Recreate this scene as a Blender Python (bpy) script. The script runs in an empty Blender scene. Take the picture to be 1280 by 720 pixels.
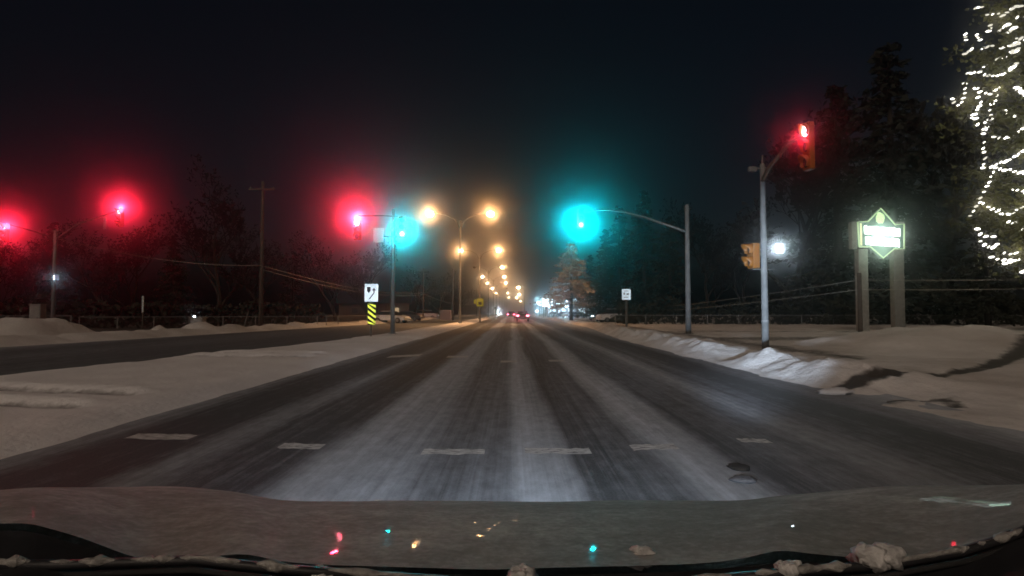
import bpy, math, random
from mathutils import Vector, Matrix, noise
random.seed(7)
S = bpy.context.scene
COL = S.collection
R = math.radians
PI = math.pi

# ------------------------------------------------------------------ camera
H, F = 1.35, 750.0
PITCH = math.atan(30 / 750)
cam = bpy.data.cameras.new('camera'); cam.lens = 36 * F / 1280; cam.sensor_width = 36
cam.clip_end = 4000; cam.clip_start = 0.05
co = bpy.data.objects.new('camera', cam); COL.objects.link(co)
co.location = (0, 0, H); co.rotation_euler = (PI / 2 + PITCH, 0, 0)
S.camera = co

def at(px, py, D):
    """the point at distance D ahead that the photograph shows at px, py"""
    u, v = (px - 640) / F, (360 - py) / F
    y = math.cos(PITCH) - v * math.sin(PITCH); z = math.sin(PITCH) + v * math.cos(PITCH)
    return Vector((u * D / y, D, H + z * D / y))
def gnd(px, py, z0=0.0):
    u, v = (px - 640) / F, (360 - py) / F
    y = math.cos(PITCH) - v * math.sin(PITCH); z = math.sin(PITCH) + v * math.cos(PITCH)
    t = (z0 - H) / z
    return Vector((u * t, y * t, z0))

# ------------------------------------------------------------------ materials
def nm(name):
    m = bpy.data.materials.new(name); m.use_nodes = True
    nt = m.node_tree; return m, nt, nt.nodes['Principled BSDF']
def N(nt, t, **k):
    n = nt.nodes.new(t)
    for a, b in k.items(): setattr(n, a, b)
    return n
def noise_node(nt, scale, detail=4, vec=None, rough=0.55):
    n = N(nt, 'ShaderNodeTexNoise'); n.inputs['Scale'].default_value = scale
    n.inputs['Detail'].default_value = detail; n.inputs['Roughness'].default_value = rough
    if vec is not None: nt.links.new(vec, n.inputs['Vector'])
    return n.outputs['Fac']
def math_node(nt, op, a, b=None, clamp=False):
    n = N(nt, 'ShaderNodeMath', operation=op); n.use_clamp = clamp
    for i, x in enumerate((a, b)):
        if x is None: continue
        if isinstance(x, (int, float)): n.inputs[i].default_value = x
        else: nt.links.new(x, n.inputs[i])
    return n.outputs[0]
def ramp(nt, fac, stops, interp='LINEAR'):
    n = N(nt, 'ShaderNodeValToRGB'); n.color_ramp.interpolation = interp
    e = n.color_ramp.elements
    while len(e) < len(stops): e.new(0.5)
    for i, (p, c) in enumerate(stops):
        e[i].position = p
        e[i].color = (c, c, c, 1) if isinstance(c, (int, float)) else (*c, 1)
    nt.links.new(fac, n.inputs[0]); return n.outputs[0]
def mixc(nt, fac, a, b):
    n = N(nt, 'ShaderNodeMix', data_type='RGBA')
    if isinstance(fac, (int, float)): n.inputs[0].default_value = fac
    else: nt.links.new(fac, n.inputs[0])
    for i, x in ((6, a), (7, b)):
        if isinstance(x, tuple): n.inputs[i].default_value = (*x, 1)
        else: nt.links.new(x, n.inputs[i])
    return n.outputs[2]
def objvec(nt, scale=(1, 1, 1)):
    t = N(nt, 'ShaderNodeTexCoord'); m = N(nt, 'ShaderNodeMapping')
    m.inputs['Scale'].default_value = scale
    nt.links.new(t.outputs['Object'], m.inputs[0]); return m.outputs[0]
def bump(nt, h, strength, dist=0.02):
    b = N(nt, 'ShaderNodeBump'); b.inputs['Strength'].default_value = strength; b.inputs['Distance'].default_value = dist
    nt.links.new(h, b.inputs['Height']); return b.outputs[0]

def plain(name, col, rough=0.6, metal=0.0, var=0.25, scale=6.0, bmp=0.0, coat=0.0):
    m, nt, p = nm(name)
    v = objvec(nt)
    f = noise_node(nt, scale, 5, v)
    lo = tuple(c * (1 - var) for c in col); hi = tuple(min(1, c * (1 + var)) for c in col)
    c = ramp(nt, f, [(0.3, lo), (0.7, hi)])
    nt.links.new(c, p.inputs['Base Color'])
    p.inputs['Roughness'].default_value = rough; p.inputs['Metallic'].default_value = metal
    p.inputs['Coat Weight'].default_value = coat
    if bmp: nt.links.new(bump(nt, f, bmp), p.inputs['Normal'])
    return m
def glow(name, col, strength, base=(0.05, 0.05, 0.05)):
    m, nt, p = nm(name)
    p.inputs['Base Color'].default_value = (*base, 1)
    v = objvec(nt); f = noise_node(nt, 9.0, 2, v)
    e = mixc(nt, f, tuple(c * 0.85 for c in col), col)
    nt.links.new(e, p.inputs['Emission Color']); p.inputs['Emission Strength'].default_value = strength
    m.cycles.emission_sampling = 'NONE'
    return m

M = {}
def snow_mat(name, clean, dirty, dirt_col=(0.07, 0.062, 0.053), bmp=0.45):
    """snow whose mesh carries a float attribute 'dirt' where the ground is worn bare or simply darker"""
    m, nt, p = nm(name)
    v = objvec(nt)
    f = noise_node(nt, 0.35, 6, v); f2 = noise_node(nt, 5.0, 6, v, 0.7)
    c = mixc(nt, ramp(nt, f, [(0.35, 0.0), (0.7, 1.0)]), clean, dirty)
    c = mixc(nt, ramp(nt, f2, [(0.45, 0.0), (0.8, 0.45)]), c, dirty)
    a = N(nt, 'ShaderNodeAttribute', attribute_name='dirt')
    dm = math_node(nt, 'ADD', a.outputs['Fac'], math_node(nt, 'MULTIPLY', math_node(nt, 'SUBTRACT', f2, 0.5), 0.9))
    dm = ramp(nt, dm, [(0.3, 0.0), (0.75, 1.0)])
    c = mixc(nt, dm, c, dirt_col)
    nt.links.new(c, p.inputs['Base Color'])
    p.inputs['Roughness'].default_value = 0.75
    f3 = noise_node(nt, 14.0, 5, v, 0.65)
    h = math_node(nt, 'ADD', math_node(nt, 'MULTIPLY', f2, 1.0), math_node(nt, 'MULTIPLY', f3, 0.4))
    nt.links.new(bump(nt, h, bmp, 0.14), p.inputs['Normal'])
    return m
M['snow'] = snow_mat('snow_ground', (0.78, 0.75, 0.72), (0.5, 0.46, 0.42))
M['median'] = snow_mat('snow_median', (0.92, 0.9, 0.9), (0.74, 0.71, 0.71), bmp=0.32)
M['bank'] = snow_mat('snow_bank', (0.75, 0.76, 0.8), (0.5, 0.49, 0.48))
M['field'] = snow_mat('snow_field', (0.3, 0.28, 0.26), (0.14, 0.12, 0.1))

def road_mat(name, stops, x0, x1, streak=0.8):
    m, nt, p = nm(name)
    t = N(nt, 'ShaderNodeTexCoord'); s = N(nt, 'ShaderNodeSeparateXYZ'); nt.links.new(t.outputs['Object'], s.inputs[0])
    wob = noise_node(nt, 1.0, 3, objvec(nt, (0.25, 0.07, 1)))
    x = math_node(nt, 'ADD', s.outputs[0], math_node(nt, 'MULTIPLY', math_node(nt, 'SUBTRACT', wob, 0.5), 0.9))
    mr = N(nt, 'ShaderNodeMapRange'); mr.inputs[1].default_value = x0; mr.inputs[2].default_value = x1
    nt.links.new(x, mr.inputs[0])
    cover = ramp(nt, mr.outputs[0], [((a - x0) / (x1 - x0), max(0, min(1, (b - 0.3) * 1.2 + 0.29))) for a, b in stops], 'EASE')
    s1 = noise_node(nt, 1.0, 5, objvec(nt, (3.2, 0.05, 1)), 0.65)
    s2 = noise_node(nt, 1.0, 4, objvec(nt, (13.0, 0.14, 1)), 0.75)
    s3 = noise_node(nt, 3.0, 8, objvec(nt, (2.0, 0.9, 1)), 0.75)
    mask = math_node(nt, 'ADD', cover, math_node(nt, 'MULTIPLY', math_node(nt, 'SUBTRACT', s1, 0.5), streak))
    mask = math_node(nt, 'ADD', mask, math_node(nt, 'MULTIPLY', math_node(nt, 'SUBTRACT', s2, 0.5), streak * 1.3))
    mask = math_node(nt, 'ADD', mask, math_node(nt, 'MULTIPLY', math_node(nt, 'SUBTRACT', s3, 0.5), 0.6), clamp=True)
    grit = noise_node(nt, 60.0, 4, objvec(nt))
    asp = ramp(nt, grit, [(0.3, (0.055, 0.058, 0.063)), (0.7, (0.115, 0.12, 0.128))])
    sn = mixc(nt, s3, (0.4, 0.425, 0.46), (0.76, 0.81, 0.88))
    nt.links.new(mixc(nt, mask, asp, sn), p.inputs['Base Color'])
    nt.links.new(ramp(nt, mask, [(0.0, 0.72), (0.5, 0.9)]), p.inputs['Roughness'])
    p.inputs['Specular IOR Level'].default_value = 0.3
    h = math_node(nt, 'ADD', math_node(nt, 'MULTIPLY', grit, 0.3), mask)
    nt.links.new(bump(nt, h, 0.45, 0.012), p.inputs['Normal'])
    return m
M['road'] = road_mat('packed_snow_road', [(-5.2, .62), (-4.5, .3), (-4.0, .02), (-3.3, .05), (-2.9, .34), (-2.5, .08), (-1.95, .05), (-1.6, .6), (-1.05, .5),
     (-0.75, .2), (-0.2, .24), (0.1, .72), (0.38, .5), (0.6, .12), (1.15, .18), (1.5, .66), (1.8, .5), (2.1, .12), (2.7, .2), (3.2, .42), (3.7, .14), (4.6, .06), (5.0, .25), (6, .6)], -5.2, 6.0, 0.5)
M['road2'] = road_mat('wet_salted_road', [(-20, .3), (-17, .1), (-15, .15), (-12, .1), (-9, .1), (-6, .3)], -20, -6, 0.4)
M['paint'] = plain('worn_road_paint', (0.42, 0.42, 0.41), 0.6, var=0.35, scale=14)
m, nt, p = nm('worn_paint'); M['paint'] = m
f = noise_node(nt, 9.0, 6, objvec(nt, (1, 2, 1)), 0.7)
nt.links.new(ramp(nt, f, [(0.36, (0.16, 0.16, 0.16)), (0.48, (0.5, 0.5, 0.49)), (0.65, (0.72, 0.72, 0.7))]), p.inputs['Base Color']); p.inputs['Roughness'].default_value = 0.7
M['galv'] = plain('galvanised_steel', (0.17, 0.17, 0.163), 0.75, 0.0, 0.3, 3)
M['darkpole'] = plain('weathered_wood', (0.09, 0.075, 0.06), 0.9, 0, 0.4, 5, 0.4)
M['yellow'] = plain('yellow_signal_housing', (0.24, 0.085, 0.008), 0.5, 0, 0.12, 5)
M['black'] = plain('black_plastic', (0.02, 0.02, 0.022), 0.55, 0, 0.4, 9, 0.2)
M['unlit'] = plain('unlit_lens', (0.04, 0.03, 0.03), 0.25)
M['red'] = glow('red_lens', (1, 0.35, 0.45), 40)
M['green'] = glow('green_lens', (0.12, 1, 0.95), 14)
M['white_led'] = glow('white_led', (0.75, 0.9, 1), 10)
M['red_led'] = glow('red_led', (1, 0.08, 0.1), 9)
M['sodium'] = glow('sodium_lamp', (1, 0.72, 0.42), 26)
M['cool'] = glow('cool_lamp', (0.6, 0.9, 1), 20)
M['tail'] = glow('tail_lamp', (1, 0.12, 0.2), 16)
M['bulb'] = glow('warm_white_bulb', (1, 0.95, 0.86), 5)
M['concrete'] = plain('concrete', (0.32, 0.31, 0.29), 0.85, 0, 0.2, 4, 0.3)
M['cable'] = plain('cable', (0.4, 0.38, 0.34), 0.6)
M['greybox'] = plain('grey_cabinet', (0.25, 0.24, 0.23), 0.6)
M['bark'] = plain('bark', (0.03, 0.025, 0.02), 0.9, 0, 0.4, 8, 0.6)
M['tyre'] = plain('tyre', (0.02, 0.02, 0.02), 0.85)
M['rim'] = plain('rim', (0.4, 0.4, 0.42), 0.35, 0.8)
M['glass'] = plain('car_glass', (0.02, 0.025, 0.03), 0.1)
M['carwhite'] = plain('white_car_paint', (0.7, 0.7, 0.72), 0.3, coat=0.6, var=0.08)
M['carblue'] = plain('blue_car_paint', (0.05, 0.09, 0.2), 0.3, coat=0.6, var=0.1)
M['cargrey'] = plain('grey_car_paint', (0.1, 0.1, 0.11), 0.3, coat=0.6, var=0.1)
M['carred'] = plain('red_car_paint', (0.3, 0.03, 0.03), 0.3, coat=0.6, var=0.1)
M['clump'] = plain('frozen_snow', (0.55, 0.54, 0.52), 0.7, 0, 0.3, 40, 0.8)
M['dirty_ice'] = plain('dirty_ice', (0.14, 0.14, 0.15), 0.7, 0, 0.3, 40, 0.8)
M['brick'] = plain('brick', (0.1, 0.07, 0.05), 0.85, 0, 0.3, 12, 0.3)
M['lit_panel'] = glow('lit_sign_panel', (0.72, 0.93, 1), 3.2)
M['window_lit'] = glow('lit_window', (0.7, 0.9, 1), 1.6)
M['window_warm'] = glow('warm_window', (1, 0.7, 0.4), 0.5)
def sheeting(name, col):
    m, nt, p = nm(name)
    f = noise_node(nt, 5.0, 4, objvec(nt))
    nt.links.new(mixc(nt, f, tuple(c * 0.92 for c in col), col), p.inputs['Base Color'])
    p.inputs['Metallic'].default_value = 0.9; p.inputs['Roughness'].default_value = 0.43
    return m
M['sheet_white'] = sheeting('white_reflective_sheeting', (0.85, 0.93, 0.95))
M['sheet_yellow'] = sheeting('yellow_reflective_sheeting', (0.85, 0.9, 0.08))
M['sheet_black'] = plain('black_legend', (0.012, 0.012, 0.014), 0.7)
M['leaf'] = plain('conifer_needles', (0.02, 0.023, 0.014), 0.95, 0, 0.45, 0.8)
M['leaf2'] = plain('brown_twigs', (0.012, 0.011, 0.01), 0.95, 0, 0.45, 0.8)
M['leaf3'] = plain('cedar_leaf', (0.09, 0.1, 0.035), 0.8, 0, 0.45, 0.8)
# bonnet: paint under frozen salt and frost
m, nt, p = nm('frosted_bonnet_paint'); M['bonnet'] = m
v1 = objvec(nt, (1.0, 1.5, 1.5)); a = noise_node(nt, 3.0, 8, v1, 0.65); b = noise_node(nt, 26.0, 6, objvec(nt), 0.7); c_ = noise_node(nt, 90, 3, objvec(nt))
mk = math_node(nt, 'ADD', math_node(nt, 'MULTIPLY', a, 0.55), math_node(nt, 'MULTIPLY', math_node(nt, 'ADD', b, math_node(nt, 'MULTIPLY', c_, 0.6)), 0.42))
cc = ramp(nt, mk, [(0.42, (0.145, 0.142, 0.125)), (0.6, (0.235, 0.232, 0.208)), (0.78, (0.42, 0.415, 0.38))])
nt.links.new(cc, p.inputs['Base Color'])
p.inputs['Roughness'].default_value = 0.8
p.inputs['Coat Weight'].default_value = 0.045; p.inputs['Coat Roughness'].default_value = 0.03; p.inputs['Specular IOR Level'].default_value = 0.2
nt.links.new(bump(nt, math_node(nt, 'ADD', math_node(nt, 'MULTIPLY', b, 1.0), math_node(nt, 'MULTIPLY', c_, 0.5)), 0.5, 0.008), p.inputs['Normal'])

# ------------------------------------------------------------------ mesh builder
class MB:
    def __init__(s): s.v = []; s.f = []
    def add(s, vs, fs):
        o = len(s.v); s.v += [tuple(x) for x in vs]; s.f += [tuple(i + o for i in f) for f in fs]; return s
    def box(s, c, d, rz=0, rx=0, bev=0.0):
        x, y, z = (q / 2 for q in d)
        Mx = Matrix.Translation(c) @ Matrix.Rotation(rz, 4, 'Z') @ Matrix.Rotation(rx, 4, 'X')
        if bev <= 0:
            vs = [Mx @ Vector((i * x, j * y, k * z)) for k in (-1, 1) for i, j in ((-1, -1), (1, -1), (1, 1), (-1, 1))]
            return s.add(vs, [(3, 2, 1, 0), (4, 5, 6, 7), (0, 1, 5, 4), (1, 2, 6, 5), (2, 3, 7, 6), (3, 0, 4, 7)])
        rings = []
        for zz, ins in ((-z, bev), (-z + bev, 0), (z - bev, 0), (z, bev)):
            ax, ay = x - ins, y - ins; b = bev
            rings.append([Mx @ Vector(q) for q in ((-ax + b, -ay, zz), (ax - b, -ay, zz), (ax, -ay + b, zz), (ax, ay - b, zz), (ax - b, ay, zz), (-ax + b, ay, zz), (-ax, ay - b, zz), (-ax, -ay + b, zz))])
        vs = [q for r in rings for q in r]; fs = [tuple(range(7, -1, -1)), tuple(range(24, 32))]
        for k in range(3):
            for i in range(8): fs.append((k * 8 + i, k * 8 + (i + 1) % 8, k * 8 + 8 + (i + 1) % 8, k * 8 + 8 + i))
        return s.add(vs, fs)
    def tube(s, pts, rad, n=8, cap=True):
        pts = [Vector(q) for q in pts]; L = len(pts)
        if isinstance(rad, (int, float)): rad = [rad] * L
        vs = []; up = None
        for i, q in enumerate(pts):
            d = (pts[min(i + 1, L - 1)] - pts[max(i - 1, 0)]).normalized()
            if up is None: up = Vector((0, 0, 1)) if abs(d.z) < 0.9 else Vector((1, 0, 0))
            a = d.cross(up).normalized(); b = a.cross(d).normalized(); up = b
            for k in range(n):
                t = 2 * PI * k / n; vs.append(q + (a * math.cos(t) + b * math.sin(t)) * rad[i])
        fs = []
        for i in range(L - 1):
            for k in range(n): fs.append((i * n + k, i * n + (k + 1) % n, (i + 1) * n + (k + 1) % n, (i + 1) * n + k))
        if cap: fs += [tuple(range(n))[::-1], tuple((L - 1) * n + k for k in range(n))]
        return s.add(vs, fs)
    def ell(s, c, r, n=10, m=6, jit=0.0, seed=0, rot=None):
        c = Vector(c); vs = []; fs = []
        for j in range(m + 1):
            th = PI * j / m
            for k in range(n):
                ph = 2 * PI * k / n
                q = Vector((math.sin(th) * math.cos(ph), math.sin(th) * math.sin(ph), math.cos(th)))
                if jit: q *= 1 + jit * noise.noise(q * 1.7 + Vector((seed, seed * 2, 0))) * 2
                q = Vector((q.x * r[0], q.y * r[1], q.z * r[2]))
                if rot: q = rot @ q
                vs.append(c + q)
        for j in range(m):
            for k in range(n): fs.append((j * n + k, (j + 1) * n + k, (j + 1) * n + (k + 1) % n, j * n + (k + 1) % n))
        return s.add(vs, fs)
    def prism(s, poly, y0, y1):
        """polygon in x, z pushed from y0 to y1"""
        n = len(poly)
        vs = [(x, y0, z) for x, z in poly] + [(x, y1, z) for x, z in poly]
        fs = [tuple(range(n)), tuple(range(2 * n - 1, n - 1, -1))] + [(i, i + n, (i + 1) % n + n, (i + 1) % n) for i in range(n)]
        return s.add(vs, fs)
    def build(s, name, mat, parent=None, smooth=False):
        me = bpy.data.meshes.new(name); me.from_pydata(s.v, [], s.f); me.update()
        me.materials.append(mat)
        if smooth: me.polygons.foreach_set('use_smooth', [True] * len(me.polygons))
        o = bpy.data.objects.new(name, me); COL.objects.link(o)
        if parent: o.parent = parent
        return o
def thing(name, label, cat, loc=(0, 0, 0), rz=0, group=None):
    o = bpy.data.objects.new(name, None); COL.objects.link(o); o.location = loc; o.rotation_euler = (0, 0, rz)
    o.empty_display_size = 0.2
    return tag(o, label, cat, group)
def tag(o, label=None, cat=None, group=None, kind=None):
    for k, v in (('label', label), ('category', cat), ('group', group), ('kind', kind)):
        if v: o[k] = v
    return o
def copy_tree(o, parent=None, label=None):
    c = o.copy(); COL.objects.link(c)
    if parent: c.parent = parent
    if label: c['label'] = label
    for ch in list(o.children): copy_tree(ch, c)
    return c
def struct(o): o['kind'] = 'structure'; return o
def lamp(kind, name, loc, power, col, parent=None, target=None, size=None, blend=1.0, rad=0.1):
    l = bpy.data.lights.new(name, kind); l.energy = power; l.color = col; l.shadow_soft_size = rad
    if kind == 'SPOT': l.spot_size = size; l.spot_blend = blend
    o = bpy.data.objects.new(name, l); COL.objects.link(o); o.location = loc
    if target is not None: o.rotation_euler = (Vector(target) - Vector(loc)).to_track_quat('-Z', 'Y').to_euler()
    if parent:
        o.parent = parent
        o.matrix_parent_inverse = parent_world(parent).inverted()
    return o
def parent_world(o):
    m = Matrix.LocRotScale(o.location, o.rotation_euler, o.scale)
    return parent_world(o.parent) @ m if o.parent else m
def W(I): return I * 4 * PI      # watts for a wanted intensity

# ------------------------------------------------------------------ ground sheets
def sheet(name, left, right, z, mat, step=None):
    """a strip between two polylines of (x, y) with matching rows"""
    mb = MB(); rows = list(zip(left, right)); n = 6
    vs = []; fs = []
    for (a, b) in rows:
        for k in range(n + 1):
            t = k / n; vs.append((a[0] + (b[0] - a[0]) * t, a[1] + (b[1] - a[1]) * t, z))
    for i in range(len(rows) - 1):
        for k in range(n): fs.append((i * (n + 1) + k, i * (n + 1) + k + 1, (i + 1) * (n + 1) + k + 1, (i + 1) * (n + 1) + k))
    mb.add(vs, fs); return struct(mb.build(name, mat))
g = MB(); g.add([(-600, -120, -0.06), (600, -120, -0.06), (600, 1100, -0.06), (-600, 1100, -0.06)], [(0, 1, 2, 3)])
struct(g.build('ground', M['field']))
ys = [-60, 0, 5, 12, 20, 34, 60, 130, 400, 1000]
def interp(tab, y):
    if y <= tab[0][0]: return tab[0][1]
    for (a, b), (c, d) in zip(tab, tab[1:]):
        if y <= c: return b + (d - b) * (y - a) / (c - a)
    return tab[-1][1]
RL = [(-60, -5.3), (1000, -5.3)]
RR = [(-60, 6.2), (20, 6.2), (60, 7.2), (1000, 7.2)]
sheet('road', [(interp(RL, y), y) for y in ys], [(interp(RR, y), y) for y in ys], 0.0, M['road'])
OI = [(5, -11.3), (12.6, -10.85), (21, -9.3), (34, -7.7), (60, -7.1), (1000, -7.1)]
OO = [(5, -20.5), (22, -19.3), (40, -17.4), (67, -14.9), (130, -14), (1000, -14)]
sheet('opposite_road', [(interp(OO, y) - 1.0, y) for y in ys], [(interp(OI, y) + 1.0, y) for y in ys], -0.004, M['road2'])

def heightfield(name, xs, ys_, fn, mat):
    """fn(x, y) -> (z, dirt)"""
    mb = MB(); vs = []; dirt = []; nx = len(xs)
    for y in ys_:
        for x in xs:
            X = x(y) if callable(x) else x
            z, d = fn(X, y); vs.append((X, y, z)); dirt.append(d)
    fs = [(j * nx + i, j * nx + i + 1, (j + 1) * nx + i + 1, (j + 1) * nx + i) for j in range(len(ys_) - 1) for i in range(nx - 1)]
    mb.add(vs, fs); o = mb.build(name, mat, smooth=True)
    at_ = o.data.attributes.new('dirt', 'FLOAT', 'POINT'); at_.data.foreach_set('value', dirt)
    return struct(o)
def nz(x, y, s, seed=0): return noise.fractal(Vector((x * s, y * s, seed)), 1.0, 2.0, 4)
def sm(t): t = max(0, min(1, t)); return t * t * (3 - 2 * t)
def spaced(a, b, n, p=2.0): return [a + (b - a) * (i / n) ** p for i in range(n + 1)]

# the snow-covered median between the two carriageways
def med(t):
    def f(y):
        l, r = interp(OI, y), -4.45 + 0.12 * nz(0, y, 0.5, 3) + 0.15 * sm((9 - y) / 6) * -1
        return l + (r - l) * t
    return f
def med_h(x, y):
    l, r = interp(OI, y), -4.45
    e = min((x - l), (r - x)); z = 0.13 * sm((e + 0.05) / (0.9 if y < 30 else 0.4)) - 0.03
    z += 0.025 * nz(x, y, 0.8, 1) * sm(e / 0.5)
    d = 0.0
    for yy, sl in ((9.3, 0.28), (8.1, 0.25), (17.0, 0.1), (18.2, 0.12)):      # ruts where a plough and feet crossed
        q = y - (yy + (-6 - x) * sl * 1.0)
        rut = math.exp(-(q / 0.15) ** 2) * sm((-5.4 - x) / 0.6)
        z -= 0.07 * rut; z += 0.08 * math.exp(-((q - 0.3) / 0.16) ** 2) * sm((-5.4 - x) / 0.6); d = max(d, 0.7 * rut)
    d += 0.55 * sm((0.45 - (r - x)) / 0.6) * (0.5 + nz(x, y, 1.5, 9))
    return z, d
heightfield('median', [med(k / 44) for k in range(45)], spaced(-25, 3, 14, 1) + spaced(3.1, 60, 300, 1.6) + [65, 75, 90, 120, 160, 240, 400, 1000], med_h, M['median'])

# the right-hand roadside: ploughed banks, walkway, worn tracks and a big heap
def seg_d(x, y, pts):
    best = 9e9
    for (a, b), (c, d) in zip(pts, pts[1:]):
        dx, dy = c - a, d - b; t = max(0, min(1, ((x - a) * dx + (y - b) * dy) / (dx * dx + dy * dy)))
        best = min(best, math.hypot(x - a - dx * t, y - b - dy * t))
    return best
TR = [tuple(gnd(px, py)[:2]) for px, py in ((1040, 489), (1110, 482), (1180, 467), (1235, 458), (1290, 440), (1400, 425))]
TR2 = [tuple(gnd(px, py)[:2]) for px, py in ((870, 458), (960, 478), (1050, 492))]
TR3 = [tuple(gnd(px, py)[:2]) for px, py in ((1110, 503), (1180, 500), (1200, 508))]
TR4 = [tuple(gnd(px, py)[:2]) for px, py in ((1270, 553), (1330, 560))]
def right_h(x, y):
    edge = 5.0 + 0.25 * nz(0, y, 0.35, 5) + (1.3 * sm((y - 26) / 30)) + 0.25 * sm((9.5 - y) / 3)
    e = x - edge
    z = 0.05 * sm(e / 0.8) - 0.03
    n1 = nz(x, y, 0.7, 2); n2 = nz(x, y, 2.6, 4)
    z += (0.08 * n1 + 0.035 * n2) * sm(e / 0.8)
    d = 0.0
    # ploughed bank beside the carriageway, broken in two
    c = 6.25 + 0.5 * sm((12 - y) / 3) + 1.3 * sm((y - 26) / 30)
    along = sm((y - 9.9) / 1.6) * (1 - 0.97 * math.exp(-((y - 16.6) / 1.1) ** 2)) * (1 - 0.6 * sm((y - 45) / 30))
    hh = 0.36 * (1 + 0.3 * nz(0, y, 0.6, 7)) * along
    w = (x - c) / (1.05 if x < c else 2.3)
    prof = sm(1 - abs(w)) if abs(w) < 1 else 0
    z += hh * prof * (1 + 0.12 * n2)
    z += 0.10 * along * prof * nz(x, y, 1.1, 12) - 0.03 * prof * max(0, nz(x, y, 3.2, 6))
    # the heap
    r = math.hypot((x - 17.0) / 6.2, (y - 23.0) / 5.0) * (1 + 0.12 * nz(x, y, 0.25, 8))
    z += 0.72 * sm(1.15 - r) * (1 + 0.15 * n1)
    r = math.hypot((x - 27.0) / 8.0, (y - 27.0) / 5.0)
    z += 0.85 * sm(1.1 - r)
    # worn tracks
    q = seg_d(x, y, TR); d = max(d, 0.95 * sm(1.25 - q / (0.1 + 0.016 * y))); z -= 0.05 * sm(1 - q / 0.5)
    q = seg_d(x, y, TR2); d = max(d, 0.9 * sm(1.3 - q / 0.22) * (1 if y < 16.5 else 0.5))
    q = seg_d(x, y, TR3); d = max(d, 0.75 * sm(1.2 - q / 0.22))
    q = seg_d(x, y, TR4); d = max(d, 0.9 * sm(1.2 - q / 0.12))
    # walkway and drive behind the banks
    if y > 17:
        wk = math.exp(-((x - 9.4 - 0.02 * y) / 0.9) ** 2); d = max(d, 0.62 * wk)
        d = max(d, 0.6 * math.exp(-((y - 30) / 3.0) ** 2) * sm((x - 8) / 2) * sm((24 - x) / 4))
        d = max(d, 0.7 * math.exp(-((y - 41) / 0.8) ** 2) * sm((x - 8) / 2))
    d += 0.75 * sm((0.2 - e) / 0.6) + 0.1 * n1
    if y < 9.5: d += 0.45 * sm((1.4 - e) / 1.6) * (0.6 + n1)
    return z, d
heightfield('roadside', spaced(4.6, 12, 80, 1.3) + spaced(12.3, 70, 56, 1.8), spaced(-25, 1.5, 14, 1) + spaced(1.7, 34, 210, 1.2) + spaced(34.5, 75, 40, 1.3) + [82, 95, 115, 150, 220, 400, 1000], right_h, M['snow'])

# the left-hand roadside with its ploughed ridge and heaps
def left_h(x, y):
    o = interp(OO, y); e = o - x
    n1 = nz(x, y, 0.6, 12); n2 = nz(x, y, 2.0, 15)
    z = 0.04 * sm(e / 0.8) - 0.03 + 0.04 * n1 * sm(e)
    z += 0.34 * sm(1 - abs(e - 1.9) / 1.5) * (1 + 0.6 * nz(0, y, 0.5, 3)) * (1 + 0.3 * n2)
    d = 0.5 * sm((0.3 - e) / 0.5)
    for px, py, D, rr, hh in ((32, 403, 31, 2.0, 1.0), (90, 411, 33, 1.3, 0.62), (198, 411, 38, 0.7, 0.5), (243, 409, 39, 1.2, 0.62), (-60, 400, 30, 2.5, 0.9)):
        q = at(px, py, D); r = math.hypot(x - q.x, (y - D) * 0.8) / rr
        z += hh * sm(1.15 - r) * (1 + 0.2 * n2)
    d = max(d, 0.72 * math.exp(-((e - 3.8) / 0.6) ** 2) * (1 if y > 26 else 0))
    d = max(d, 0.95 * sm((e - 6.5) / 2.5))  # darker beyond the ridge, away from the road
    return z, d
def lx(k):
    return lambda y: interp(OO, y) + 0.35 - 45 * (k / 60) ** 1.9
heightfield('verge', [lx(k) for k in range(60, -1, -1)], spaced(-25, 8, 12, 1) + spaced(9, 60, 200, 1.1) + spaced(61, 110, 30, 1) + [130, 170, 240, 400, 1000], left_h, M['snow'])

# worn paint on the road: the dashed lines of the crossing
def dash(px, py, wpx, hpx, skew=0.0):
    a, b = gnd(px - wpx / 2, py - skew), gnd(px + wpx / 2, py + skew)
    dpt = abs(gnd(px, py - hpx / 2).y - gnd(px, py + hpx / 2).y)
    n = 10; vs = []; fs = []
    for i in range(n + 1):
        t = i / n; c = a.lerp(b, t)
        j1, j2 = random.uniform(-.02, .02) * 1.5, random.uniform(-.02, .02) * 1.5
        vs += [(c.x, c.y - dpt / 2 + j1, 0.004), (c.x, c.y + dpt / 2 + j2, 0.004)]
    for i in range(n): fs.append((2 * i, 2 * i + 2, 2 * i + 3, 2 * i + 1))
    m = MB(); m.add(vs, fs); o = struct(m.build('road_marking', M['paint'])); return o
for a in ((203, 546, 76, 6.5, 1), (377, 558, 52, 6.5, 1), (567, 565, 78, 6.5, 0), (697, 564, 82, 6.5, 0), (817, 559, 56, 6.5, -1), (942, 551, 36, 5, 0)): dash(*a)
for a in ((506, 445, 40, 2.6, -1), (572, 446, 26, 2.2, 0), (636, 452, 20, 2.2, 0), (696, 451, 20, 2.2, 0)): dash(*a)

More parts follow.
